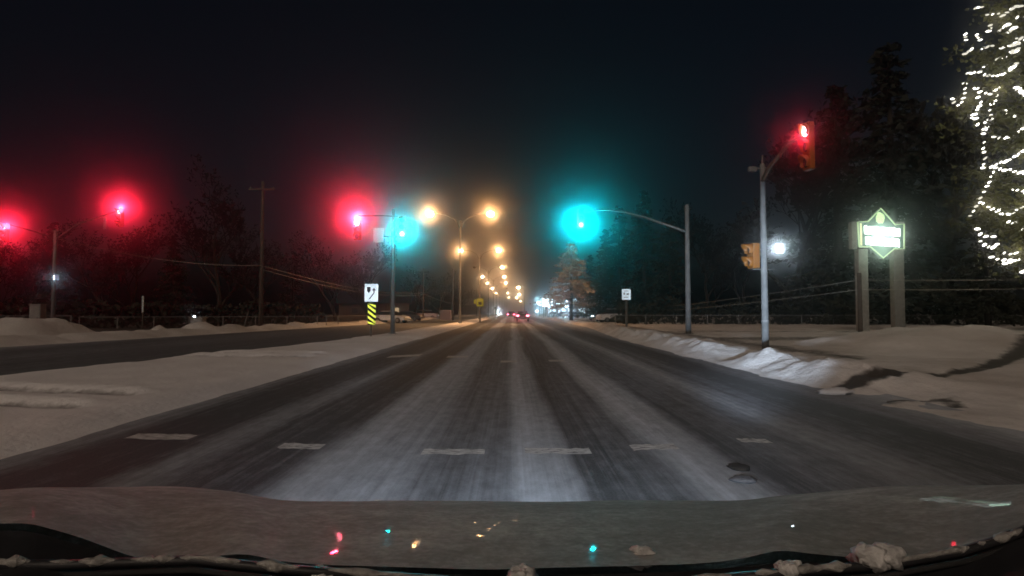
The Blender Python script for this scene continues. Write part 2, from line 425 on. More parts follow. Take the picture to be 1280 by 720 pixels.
# ------------------------------------------------------------------ traffic lights
RED, TEAL = (1, 0.018, 0.052), (0.0, 0.85, 1.0)
def signal_head(parent, loc, rz, lit, n=3, size=0.2, body='yellow', name='signal_head'):
    """head in its parent's space; faces local -Y before the turn rz. lit = index from the top"""
    hgt = n * (size * 1.72)
    hd = bpy.data.objects.new(name, None)
    me = MB(); me.box((0, 0.02, 0), (size * 1.7, size * 0.95, hgt), bev=0.02)
    for k in range(1, n): me.box((0, 0.0, hgt / 2 - k * hgt / n), (size * 1.74, size * 1.0, 0.012))
    hd = me.build(name, M[body], parent); hd.location = loc; hd.rotation_euler = (0, 0, rz)
    yf = -size * 0.5 + 0.02
    for k in range(n):
        zc = hgt / 2 - (k + 0.5) * hgt / n
        on = (k == lit)
        mat = (M['red'] if k == 0 else M['green']) if on else M['unlit']
        ln = MB(); ln.ell((0, yf - 0.005, zc), (size * 0.62, 0.035, size * 0.62), 18, 8); ln.build('lens', mat, hd, True)
        vz = MB(); vs = []; fs = []; m_ = 13
        for i in range(m_ + 1):
            t = -0.25 * PI + 1.5 * PI * i / m_
            for (rr, y, dr) in ((size * 0.7, yf, 0), (size * 0.7, yf - size * (0.45 + 0.75 * max(0, math.sin(t))), 0)):
                for q in (0, 0.012): vs.append((math.cos(t) * (rr + q), y, zc + math.sin(t) * (rr + q)))
        for i in range(m_):
            o = i * 4; p_ = o + 4
            fs += [(o, o + 2, p_ + 2, p_), (o + 1, p_ + 1, p_ + 3, o + 3), (o + 2, o + 3, p_ + 3, p_ + 2)]
        vz.add(vs, fs); vz.build('visor', M[body] if body == 'yellow' else M['black'], hd, True)
    return hd
def beam(parent, world, col, I, target=(0, 0, 1.5), size=50, name='signal_beam', rad=0.12):
    w = Vector(world); d = (Vector(target) - w).normalized()
    return lamp('SPOT', name, w + d * 0.42, W(I), col, parent, Vector(target), R(size), 1.0, rad)
def ped_head(parent, loc, rz, mat, name='pedestrian_signal', s=0.32):
    b = MB(); b.box((0, 0, 0), (s, 0.16, s * 1.1), bev=0.02).box((0, -0.13, s * 0.55), (s * 1.04, 0.14, 0.015))
    b.box((-s * 0.52, -0.12, 0), (0.012, 0.12, s)).box((s * 0.52, -0.12, 0), (0.012, 0.12, s))
    h = b.build(name, M['black'], parent); h.location = loc; h.rotation_euler = (0, 0, rz)
    f = MB(); f.box((0, -0.085, 0), (s * 0.8, 0.012, s * 0.85), bev=0.004); f.build('lit_symbol', mat, h)
    return h
def pole_part(parent, h, r0, r1, name='pole'):
    m = MB(); m.tube([(0, 0, -0.1), (0, 0, h * 0.5), (0, 0, h)], [r0, (r0 + r1) / 2, r1], 14)
    m.ell((0, 0, h), (r1, r1, 0.04), 12, 4)
    o = m.build(name, M['galv'], parent, True)
    b = MB(); b.tube([(0, 0, -0.05), (0, 0, 0.06)], r0 * 1.9, 14)
    for k in range(4):
        a_ = PI / 4 + k * PI / 2; b.tube([(math.cos(a_) * r0 * 1.5, math.sin(a_) * r0 * 1.5, 0.05), (math.cos(a_) * r0 * 1.5, math.sin(a_) * r0 * 1.5, 0.12)], 0.02, 6)
    b.build('base_plate', M['galv'], parent)
    bd = MB(); bd.tube([(0, 0, 1.05), (0, 0, 1.08)], r0 * 1.03, 12); bd.build('band', M['greybox'], parent)
    return o
def arm_part(parent, pts, r0, r1, name='mast_arm', n=10):
    pts = [Vector(p_) for p_ in pts]; L = len(pts)
    m = MB(); m.tube(pts, [r0 + (r1 - r0) * i / (L - 1) for i in range(L)], n); return m.build(name, M['galv'], parent, True)
def local(w, base): return tuple(Vector(w) - Vector(base))

# near right-hand pole: side-facing red head on an arm, low side-facing head, pedestrian light, detector
B = gnd(957, 443)
t = thing('traffic_light', 'slim grey signal pole in the snow bank with a sideways red light raised above', 'traffic light', B)
pole_part(t, 6.1, 0.115, 0.075)
hp = at(1010, 183, 13.2); L = local(hp, B)
arm_part(t, [(0, 0, 5.6), (L[0] * 0.3, L[1] * 0.25, 5.62), (L[0] * 0.75, L[1] * 0.72, 5.58), (L[0] * 0.92, L[1] * 0.97, L[2] + 0.35)], 0.07, 0.035)
hd_ = signal_head(t, L, R(-84), 0, size=0.19); hd_.scale = (0.85, 0.72, 1.08)
front = at(1002, 173, 12.95)
beam(t, front, RED, 3, (0, 0, 1.5), 40)
lamp('POINT', 'lens_spill', (front.x - 0.25, front.y - 0.15, front.z), W(0.35), RED, t, rad=0.05)
ph = at(972, 311, 18.9); ped_head(t, local(ph, B), R(8), M['white_led'])
beam(t, ph + Vector((0, -0.05, 0)), (0.7, 0.88, 1), 6, (0, 0, 1.3), 70)
sh = at(941, 320, 18.9); signal_head(t, local(sh, B), R(-82), 9, n=2, size=0.23)
arm_part(t, [(-0.36, 0, sh.z + 0.4), (0.35, 0, sh.z + 0.4)], 0.02, 0.02, 'bracket')
arm_part(t, [(-0.36, 0, sh.z - 0.4), (0.35, 0, sh.z - 0.4)], 0.02, 0.02, 'bracket')
d_ = MB(); d_.box((-0.33, 0, 5.95), (0.26, 0.14, 0.16), rz=0.2, bev=0.02).tube([(-0.2, 0, 5.97), (0.1, 0, 5.97)], 0.03, 8).tube([(0, 0, 6.0), (0, 0, 6.4)], 0.025, 8)
d_.build('detector_camera', M['galv'], t)

# far right-hand pole with the green light on its curved arm
B = gnd(860, 418); B = Vector(((860 - 640) / F * 36, 36, 0.0))
t = thing('traffic_light', 'tall grey pole whose long curved arm holds the green light over the road', 'traffic light', B)
pole_part(t, 7.8, 0.17, 0.12)
hp = at(726, 273, 36); L = local(hp, B)
arm_part(t, [(0, 0, 6.15), (L[0] * 0.15, 0, 6.5), (L[0] * 0.4, 0, 7.05), (L[0] * 0.62, 0, 7.4), (L[0] * 0.8, 0, 7.5), (L[0] * 0.97, 0, 7.42)], 0.085, 0.045)
signal_head(t, L, R(4), 2, size=0.235)
beam(t, at(725, 281, 35.8), TEAL, 290, (0.5, 0, 3.3), 15)

# far median pole: green light, plate, red turn light
B = Vector(((491 - 640) / F * 35, 35, 0.05))
t = thing('traffic_light', 'grey median pole carrying a green light, white plate and glowing red turn light', 'traffic light', B)
pole_part(t, 7.3, 0.13, 0.1)
hp = at(503, 284, 34.9); signal_head(t, local(hp, B), R(2), 2, size=0.235); beam(t, at(503, 292, 34.8), TEAL, 200, (-0.5, 0, 3.3), 15)
hr = at(447, 287, 34.9); signal_head(t, local(hr, B), R(-6), 0, size=0.235); beam(t, at(447, 274, 34.8), RED, 310, (-0.5, 0, 3.3), 15)
arm_part(t, [(0.25, 0, 6.9), (-0.6, 0, 6.95), (hr.x - B.x, 0.05, 6.95)], 0.04, 0.035)
arm_part(t, [(0.45, 0, 5.7), (-1.0, 0, 5.75)], 0.03, 0.03, 'bracket')
pl = at(473, 294, 34.85); L = local(pl, B); p_ = MB(); p_.box(L, (0.6, 0.02, 0.84), bev=0.006); pp = p_.build('white_plate', M['sheet_white'], t)

# twin-armed pole at the left-hand corner
B = Vector(((67 - 640) / F * 40, 40, 0.0))
t = thing('traffic_light', 'grey corner pole with two red lights spread on long arms beside the heaped snow', 'traffic light', B)
pole_part(t, 6.75, 0.13, 0.11)
ha = at(8, 291, 39); hb = at(151, 272, 39)
arm_part(t, [(0, 0, 6.2), (-1.0, -0.3, 6.65), (ha.x - B.x, ha.y - B.y + 0.15, 7.1)], 0.055, 0.04)
arm_part(t, [(0, 0, 6.2), (1.6, -0.3, 7.15), (hb.x - B.x, hb.y - B.y + 0.15, 8.1)], 0.055, 0.04)
signal_head(t, local(ha, B), R(-38), 0, size=0.235); signal_head(t, local(hb, B), R(-36), 0, size=0.235)
beam(t, at(8, 283, 38.7), RED, 100, (0, 0, 3.3), 14); beam(t, at(151, 260, 38.7), RED, 115, (0, 0, 3.3), 14)
pl = at(131, 279, 39); p_ = MB(); p_.box(local(pl, B), (0.34, 0.02, 0.8), rz=R(-30)); p_.build('white_plate', M['sheet_white'], t)
c_ = MB(); c_.box((0, 0, 6.75), (0.55, 0.2, 0.12), bev=0.03); c_.build('pole_top_bracket', M['galv'], t)
ped_head(t, local(at(59, 347, 39.8), B), R(-38), M['red_led'], s=0.34); ped_head(t, local(at(70.5, 347, 39.8), B), R(-30), M['white_led'], s=0.34)
beam(t, at(70.5, 347, 39.6), (0.5, 0.75, 1), 0.8, (0, 0, 1.3), 40)

# ------------------------------------------------------------------ street lamps down the median
proto = None
def street_lamp(D, k, sides=(1, 1)):
    X = -5.8; h = 12.4
    words = ['nearest the junction', 'second along the median', 'third along the median', 'fourth along the median', 'fifth along the median', 'sixth along the median', 'seventh along the median', 'eighth along the median', 'ninth along the median']
    lab = 'tall twin-armed street lamp glowing amber, ' + (words[k] if k < len(words) else 'far down the median')
    t = thing('street_lamp', lab, 'street lamp', (X, D, 0.05), 0, 'amber street lamps along the median')
    m = MB(); m.tube([(0, 0, -0.1), (0, 0, 3), (0, 0, 11.5)], [0.16, 0.13, 0.09], 10); m.build('pole', M['galv'], t, True)
    m = MB(); m.tube([(0, 0, -0.1), (0, 0, 0.55)], 0.2, 10); m.build('base', M['galv'], t)
    for s, on in ((-1, sides[0]), (1, sides[1])):
        a_ = MB(); a_.tube([(0, 0, 10.6), (s * 0.6, 0, 11.7), (s * 1.7, 0, 12.25), (s * 2.9, 0, h)], [0.06, 0.05, 0.045, 0.04], 8); a_.build('arm', M['galv'], t, True)
        hd = MB(); hd.ell((s * 3.35, 0, h + 0.03), (0.5, 0.2, 0.12), 12, 6); hh = hd.build('lamp_head', M['galv'], t, True)
        bl = MB(); rr = 0.42 if D < 90 else 0.4 + min(0.5, (D - 90) * 0.0009)
        bl.ell((s * 3.4, -0.05, h - 0.14), (rr, rr * 0.8, rr * 0.75), 12, 8)
        bl.build('lamp_bowl', M['sodium'] if on else M['unlit'], hh, True)
        if on:
            I = (66 if D < 120 else 26) if D < 330 else 14
            l = lamp('POINT', 'lamp_light', (X + s * 3.4, D - 0.62 - rr, h - 0.14), W(I), (1, 0.46, 0.15), t, rad=0.2)
            if D < 280: lamp('SPOT', 'lamp_light', (X + s * 3.4, D - 0.1, h - 0.62), W(230), (1, 0.50, 0.20), t, (X + s * 4.5, D - 2.0, 0), R(132), 0.7, 0.2)
            if s > 0 and D == 67: lamp('SPOT', 'lamp_light', (X + s * 3.4 + 0.6, D + 0.3, h - 0.3), W(1700), (1, 0.55, 0.24), t, (9.5, 92, 6.5), R(36), 1.0, 0.2)  # extra spot added to brighten the roadside conifer
for k, D in enumerate((67, 107, 147, 187, 227, 280, 350, 450)):
    street_lamp(D, k, {147: (0, 1), 280: (1, 0), 450: (0, 1)}.get(D, (1, 1)))
def side_lamp(px, py, D, lab):
    q = at(px, py, D)
    t = thing('street_lamp', lab, 'street lamp', (q.x + 2.5, D, 0), 0, 'single-armed street lamps at the roadside')
    m = MB(); m.tube([(0, 0, -0.1), (0, 0, q.z - 1)], [0.15, 0.09], 8); m.build('pole', M['darkpole'], t, True)
    m = MB(); m.tube([(0, 0, q.z - 1.2), (-0.8, 0, q.z - 0.1), (-2.2, 0, q.z + 0.1)], [0.06, 0.05, 0.04], 8); m.build('arm', M['galv'], t, True)
    m = MB(); m.ell((-2.5, 0, q.z), (0.75, 0.6, 0.55), 12, 8); m.build('lamp_bowl', M['sodium'], t, True)
    lamp('POINT', 'lamp_light', (q.x, D - 0.3, q.z - 0.9), W(10), (1, 0.5, 0.2), t, rad=0.3)
for a in ((648, 359.5, 240, 'single-armed amber street lamp, nearest of those by the far carriageway edge'), (649, 368, 290, 'single-armed amber street lamp, second of those by the far carriageway edge'),
          (646, 372, 350, 'single-armed amber street lamp, third of those by the far carriageway edge'), (651, 376.5, 420, 'single-armed amber street lamp, farthest of those by the far carriageway edge')): side_lamp(*a)

# ------------------------------------------------------------------ signs
B = Vector((at(464, 400, 31).x, 31, 0.08))
t = thing('keep_right_sign', 'white keep right sign above a yellow and black striped marker on the median', 'road sign', B, math.atan2(-B.x, 31))
m = MB(); m.box((0, 0.04, 1.45), (0.07, 0.05, 2.95)); m.build('post', M['darkpole'], t)
zc = at(464, 366, 31).z - B.z
aim = math.atan2(B.x, 31)  # turned towards the traffic
m = MB(); m.box((0, 0, zc), (0.7, 0.02, 0.92), bev=0.008); f = m.build('sign_face', M['sheet_white'], t); f.rotation_euler = (0, 0, 0)
s_ = MB(); s_.prism([(-0.22, zc + 0.3), (-0.05, zc + 0.3), (-0.05, zc + 0.1), (-0.135, zc - 0.02), (-0.22, zc + 0.1)], -0.02, -0.013)
s_.add([(x, -0.017, z) for x, z in ((-0.14, zc - 0.33), (-0.08, zc - 0.33), (0.15, zc - 0.02), (0.15, zc + 0.14), (0.10, zc + 0.14), (0.10, zc))], [(0, 1, 2, 5), (2, 3, 4, 5)])
s_.add([(x, -0.017, z) for x, z in ((0.035, zc + 0.12), (0.215, zc + 0.12), (0.125, zc + 0.27))], [(0, 1, 2)])
s_.build('symbol', M['sheet_black'], f)
z0, z1 = at(464, 406, 31).z - B.z, at(464, 379, 31).z - B.z
m = MB(); m.box((0.02, 0, (z0 + z1) / 2), (0.40, 0.02, z1 - z0), bev=0.005); f = m.build('hazard_marker', M['sheet_yellow'], t)
s_ = MB(); n = 4; hs = (z1 - z0) / n
for k in range(-1, n + 1):
    a0 = z0 + k * hs; poly = [(-0.18, a0 + hs * 0.75), (0.22, a0 - 0.1), (0.22, a0 + hs * 0.5 - 0.1), (-0.18, a0 + hs * 1.25)]
    poly = [(x, min(z1, max(z0, z))) for x, z in poly]
    if max(z for x, z in poly) - min(z for x, z in poly) > 0.06: s_.add([(x, -0.0165, z) for x, z in poly], [(0, 1, 2, 3)])
s_.build('stripe', M['sheet_black'], f)

B = Vector((at(600, 390, 80).x, 80, 0.05))
t = thing('warning_sign', 'small yellow median sign with a black patch, beside the lamp poles', 'road sign', B, math.atan2(-B.x, 80))
m = MB(); m.box((0, 0.03, 1.2), (0.2, 0.08, 2.5)); m.build('post', M['darkpole'], t)
m = MB(); zc = at(600, 378, 80).z - 0.05; m.box((0, 0, zc), (0.9, 0.03, 1.05), bev=0.01); f = m.build('sign_face', M['sheet_yellow'], t)
m = MB(); m.box((0, -0.02, zc - 0.12), (0.42, 0.01, 0.4)); m.build('symbol', M['sheet_black'], f)
m = MB(); m.box((-0.68, 0.1, zc + 0.12), (0.3, 0.03, 0.55), bev=0.01); m.build('side_plate', M['sheet_yellow'], t)
B = Vector((at(619, 390, 125).x, 125, 0.05))
t = thing('marker_post', 'dark slim post standing far along the median snow', 'post', B)
m = MB(); m.box((0, 0, 1.1), (0.22, 0.1, 2.4)).box((0, -0.06, 2.1), (0.4, 0.02, 0.5)); m.build('post', M['darkpole'], t)

B = Vector((at(783, 390, 43).x, 43, 0.0))
t = thing('roadside_sign', 'small white rectangular sign with blurred lettering on a dark post before the conifers', 'road sign', B, -math.atan2(B.x, 43))
m = MB(); m.box((0, 0.05, 1.4), (0.16, 0.08, 3.0)); m.build('post', M['darkpole'], t)
zc = at(783, 368, 43).z; m = MB(); m.box((0, 0, zc), (0.62, 0.02, 0.78), bev=0.01); f = m.build('sign_face', M['sheet_white'], t)
m = MB()
for x, z, w, h_ in ((-0.14, 0.05, 0.12, 0.16), (0.1, 0.02, 0.16, 0.12), (-0.02, -0.2, 0.34, 0.05), (0.0, 0.24, 0.3, 0.04)): m.box((x, -0.014, zc + z), (w, 0.004, h_))
m.build('lettering', M['greybox'], f)

# lit business sign on two posts
SD = 42
B = Vector((at(1102, 400, SD).x, SD, 0.0))
t = thing('pylon_sign', 'glowing green diamond-crested business sign raised on two grey posts', 'sign', B)
def sx(px, py): q = at(px, py, SD); return (q.x - B.x, q.z)
for a_, b_, w_ in ((1074, 1086, 412), (1118, 1131, 412)):
    x0, x1 = sx(a_, 340)[0], sx(b_, 340)[0]
    m = MB(); m.box(((x0 + x1) / 2, 0.3, sx(a_, 311)[1] / 2), (x1 - x0, 0.5, sx(a_, 311)[1]), bev=0.02); m.build('post', M['concrete'], t)
for a_, b_ in ((1066, 1073), (1126, 1133)):
    x0, x1 = sx(a_, 340)[0], sx(b_, 340)[0]; za, zb = sx(a_, 311)[1], sx(a_, 277)[1]
    m = MB(); m.box(((x0 + x1) / 2, 0.25, (za + zb) / 2), (x1 - x0, 0.4, zb - za), bev=0.02); m.build('side_panel', M['concrete'], t)
out = [(1072, 277.5), (1085, 277), (1101, 260.5), (1119, 281), (1130, 280), (1130, 311), (1118, 311), (1104, 322.5), (1088, 308.5), (1074, 308.5)]
poly = [sx(*p_) for p_ in out][::-1]
m = MB(); m.prism(poly, 0.02, 0.34); bd = m.build('sign_board', glow('green_backlit_face', (0.16, 0.36, 0.26), 0.16, (0.05, 0.12, 0.08)), t)
rim = glow('lit_rim', (0.62, 0.85, 0.45), 0.75); rim2 = rim
m = MB(); P = [Vector((x, -0.01, z)) for x, z in poly]; m.tube(P + [P[0]], 0.055, 6); m.build('lit_border', rim, bd)
m = MB(); a1, a2 = sx(1075, 279), sx(1077.5, 307); m.box(((a1[0] + a2[0]) / 2, -0.01, (a1[1] + a2[1]) / 2), (0.13, 0.04, a1[1] - a2[1])); m.build('edge_strip', glow('edge_strip', (0.85, 0.9, 0.5), 0.95), bd)
m = MB(); q = sx(1100.5, 273); m.ell((q[0], 0.0, q[1]), (0.32, 0.06, 0.37), 14, 6, 0.12, 3); m.ell((q[0] - 0.08, -0.02, q[1] + 0.3), (0.18, 0.05, 0.14), 8, 5); m.build('emblem', glow('emblem', (0.62, 0.95, 0.4), 1.1), bd, True)
wl = glow('white_letters', (0.9, 1, 0.95), 5)
for (xa, ya, xb, yb, sd) in ((1080, 287.5, 1124, 290.5, 1), (1082, 301, 1124, 304, 2)):
    m = MB(); rnd = random.Random(sd); x = xa
    while x < xb:
        w_ = rnd.uniform(3.4, 5.2); tt = (x - xa) / (xb - xa); yc = ya + (yb - ya) * tt; hh_ = rnd.uniform(4.0, 5.4)
        k1, k2 = sx(x, yc - hh_), sx(min(x + w_, xb), yc + 4.9)
        m.box(((k1[0] + k2[0]) / 2, -0.03, (k1[1] + k2[1]) / 2), ((k2[0] - k1[0]) * 1.04, 0.08, k1[1] - k2[1]), bev=0.03)
        x += w_
    m.build('lettering', wl, bd)
lamp('SPOT', 'sign_glow', at(1102, 292, SD - 0.5), W(14), (0.6, 1, 0.75), t, (0, 0, 1.5), R(60), 1.0, 0.5)
lamp('POINT', 'sign_spill', at(1103, 316, SD - 0.9), W(2.5), (0.7, 1, 0.75), t, rad=0.4)

# ------------------------------------------------------------------ utility poles and wires
def wire(a, b, sag, label, group='overhead wires', r=0.02, n=24):
    a, b = Vector(a), Vector(b); pts = []
    for i in range(n + 1):
        t_ = i / n; q = a.lerp(b, t_); q.z -= sag * 4 * t_ * (1 - t_); pts.append(q)
    m = MB(); m.tube(pts, r, 5); return tag(m.build('overhead_wire', M['cable'], None, True), label, 'wire', group)
def utility_pole(px, D, top, label, r=0.17, cross=True, base=0.0, mat='darkpole'):
    X = at(px, 390, D).x
    t = thing('utility_pole', label, 'utility pole', (X, D, base), 0, 'wooden utility poles')
    m = MB(); m.tube([(0, 0, -0.3), (0, 0, top)], [r, r * 0.7], 10); m.build('pole', M[mat], t, True)
    if cross:
        m = MB(); m.box((0, -r, top - 0.7), (2.2, 0.1, 0.12)); c_ = m.build('crossarm', M[mat], t)
        for s in (-0.95, 0, 0.95):
            i_ = MB(); i_.tube([(s, -r, top - 0.64), (s, -r, top - 0.45)], [0.06, 0.04], 8); i_.build('insulator', M['greybox'], c_)
    return X
Xa = utility_pole(326, 50, 12.3, 'thick dark wooden utility pole behind the ploughed ridge')
Xb = utility_pole(529, 112, 9.5, 'thin wooden utility pole far off beside the parked cars', 0.14)
Xc = utility_pole(566, 95, 8.2, 'pale slim utility pole just before the grey cabinet', 0.16, False, mat='galv')
Xd = utility_pole(596, 210, 9.5, 'faint distant utility pole behind the yellow median sign', 0.16)
LP = Vector(((67 - 640) / F * 40, 40, 0))
za = at(326, 332, 50).z
wire((LP.x, LP.y, 6.3), (Xa, 49.8, za), 0.55, 'overhead wire from the twin-armed signal pole to the thick utility pole', r=0.025)
wire((Xa, 49.8, za), (Xb, 111.8, at(529, 366, 112).z), 0.9, 'upper overhead wire beyond the thick utility pole', r=0.03)
wire((Xa, 49.8, za - 0.3), (Xb, 111.8, at(529, 368, 112).z), 1.0, 'lower overhead wire beyond the thick utility pole', r=0.03)
wire((Xb, 111.8, at(529, 367, 112).z), (Xd, 210, at(596, 378, 210).z), 1.4, 'far overhead wire running on from the thin utility pole', r=0.05)
# low cables behind the business sign corner
q = gnd(1076, 430)
t = thing('cable_post', 'short dark wooden post carrying two low cables in front of the glowing sign', 'post', q)
m = MB(); m.tube([(0, 0, -0.2), (0, 0, at(1076, 341, q.y).z)], [0.1, 0.085], 10); m.build('post', M['darkpole'], t, True)
z1, z2 = at(1076, 350, q.y).z, at(1076, 362, q.y).z
X2, D2 = at(800, 390, 92).x, 92
for (z, zf, nme) in ((z1, at(800, 385, 92).z, 'upper'), (z2, at(800, 389, 92).z, 'lower')):
    wire((q.x, q.y, z), (X2, D2, zf), 0.25, nme + ' low cable running away from the short post along the verge', 'low cables on the short post', 0.012)
    wire((q.x, q.y, z), (q.x + 22, q.y + 3.5, z + 0.75), 0.2, nme + ' low cable running behind the lit tree from the short post', 'low cables on the short post', 0.012)
t = thing('cable_post', 'far wooden post holding the low cables among the conifers', 'post', (X2, D2, 0))
m = MB(); m.tube([(0, 0, -0.2), (0, 0, 2.6)], 0.1, 8); m.build('post', M['darkpole'], t)
t = thing('cable_post', 'wooden post ending the low cables beyond the lit tree', 'post', (q.x + 22, q.y + 3.5, 0))
m = MB(); m.tube([(0, 0, -0.2), (0, 0, z1 + 0.9)], 0.1, 8); m.build('post', M['darkpole'], t)

# ------------------------------------------------------------------ fences
def fence(p0, p1, h, n, label, group='wire fences'):
    p0, p1 = Vector(p0), Vector(p1)
    t = thing('fence', label, 'fence', p0, 0, group); d = p1 - p0
    m = MB(); m.tube([(0, 0, h), tuple(d * 0.5 + Vector((0, 0, h))), tuple(d + Vector((0, 0, h)))], 0.03, 6); m.build('top_rail', M['galv'], t)
    m = MB()
    k = 26
    for i in range(1, k): # wires of the mesh
        z = h * i / k; m.tube([(0, 0, z), tuple(d + Vector((0, 0, z)))], 0.004, 3, False)
    m.build('wire_mesh', M['darkpole'], t)
    for i in range(n + 1):
        q = d * (i / n); m = MB(); m.tube([tuple(q + Vector((0, 0, -0.1))), tuple(q + Vector((0, 0, h + 0.04)))], 0.035, 8); m.build('post', M['greybox'], t)
fence((-75, 47, 0), (-34.5, 47, 0), 1.05, 14, 'low wire fence behind the twin-armed signal pole')
fence((-34, 47.2, 0), (-17.5, 54, 0), 0.95, 7, 'low wire fence by the thick utility pole and its dark hedge')
fence((-17, 55, 0), (-15.5, 95, 0), 0.95, 12, 'low wire fence running away beside the far carriageway')
fence((11, 64, 0), (62, 60, 0), 1.0, 16, 'low wire fence behind the pylon sign')

# ------------------------------------------------------------------ small roadside things
q = at(47, 395, 38)
t = thing('utility_cabinet', 'tall grey roadside cabinet between the snow heap and the twin-armed pole', 'cabinet', (q.x, 38, 0))
m = MB(); m.box((0, 0, 0.9), (0.72, 0.5, 1.8), bev=0.03); c_ = m.build('body', M['greybox'], t)
m = MB(); m.box((0, -0.255, 0.95), (0.6, 0.02, 1.5), bev=0.006); dr = m.build('door', M['greybox'], t)
m = MB(); m.box((0.22, -0.28, 0.95), (0.03, 0.03, 0.16)); m.build('handle', M['black'], dr)
m = MB(); m.box((0, 0, 1.82), (0.8, 0.58, 0.06), bev=0.01); m.build('lid', M['greybox'], t)
q = at(178.5, 390, 46)
t = thing('marker_post', 'thin pale marker post rising above the fence rail', 'post', (q.x, 46, 0))
m = MB(); m.box((0, 0, 0.7), (0.08, 0.05, 1.4)); m.build('post', M['darkpole'], t)
m = MB(); m.box((0, -0.02, 1.95), (0.14, 0.05, 1.25), bev=0.01); m.build('pale_sleeve', M['sheet_white'], t)
q = at(248, 405, 44)
t = thing('utility_cabinet', 'squat dark box topped by a tiny white light behind the ploughed ridge', 'cabinet', (q.x, 44, 0))
m = MB(); m.box((0, 0, 0.45), (0.9, 0.6, 0.9), bev=0.04); m.build('body', M['greybox'], t)
m = MB(); m.box((0, 0, 0.94), (0.98, 0.68, 0.07), bev=0.02); m.build('lid', M['greybox'], t)
m = MB(); m.ell((-0.2, -0.2, 1.02), (0.09, 0.09, 0.07), 10, 6); m.build('lamp', M['white_led'], t)
q = at(311, 400, 48)
t = thing('marker_post', 'thin leaning stake beside the thick utility pole', 'post', (q.x, 47.5, 0))
m = MB(); m.tube([(-0.2, 0, -0.1), (0.15, 0, 1.35)], 0.035, 6); m.build('post', M['galv'], t)
q = at(560, 388, 105)
t = thing('utility_cabinet', 'pale wide cabinet far off at the foot of the slim pole', 'cabinet', (q.x - 0.4, 105, 0))
m = MB(); m.box((0, 0, 0.85), (1.9, 0.9, 1.7), bev=0.04); m.build('body', M['concrete'], t)
m = MB(); m.box((0, -0.46, 0.85), (1.6, 0.02, 1.3)); m.build('door', M['greybox'], t)
# lumps of ice on the carriageway
q = gnd(929, 602)
m = MB(); m.ell((q.x, q.y, 0.02), (0.10, 0.09, 0.022), 14, 7, 0.3, 3); tag(m.build('snow_chunk', M['dirty_ice'], None, True), 'flat pale chunk of snow lying on the road close to the bonnet', 'snow chunk', 'chunks lying on the road')
q = gnd(927, 588); m = MB(); m.ell((q.x, q.y + 0.06, 0.01), (0.09, 0.11, 0.025), 14, 8, 0.25, 5); tag(m.build('ice_chunk', M['bark'], None, True), 'dark dirty chunk of ice right behind the pale chunk on the road', 'ice chunk', 'chunks lying on the road')
q = gnd(1045, 493); m = MB(); m.ell((q.x, q.y, 0.04), (0.3, 0.12, 0.06), 10, 6, 0.35, 8); tag(m.build('snow_chunk', M['bank'], None, True), 'thin slab of snow at the tip of the bright ploughed bank', 'snow chunk')

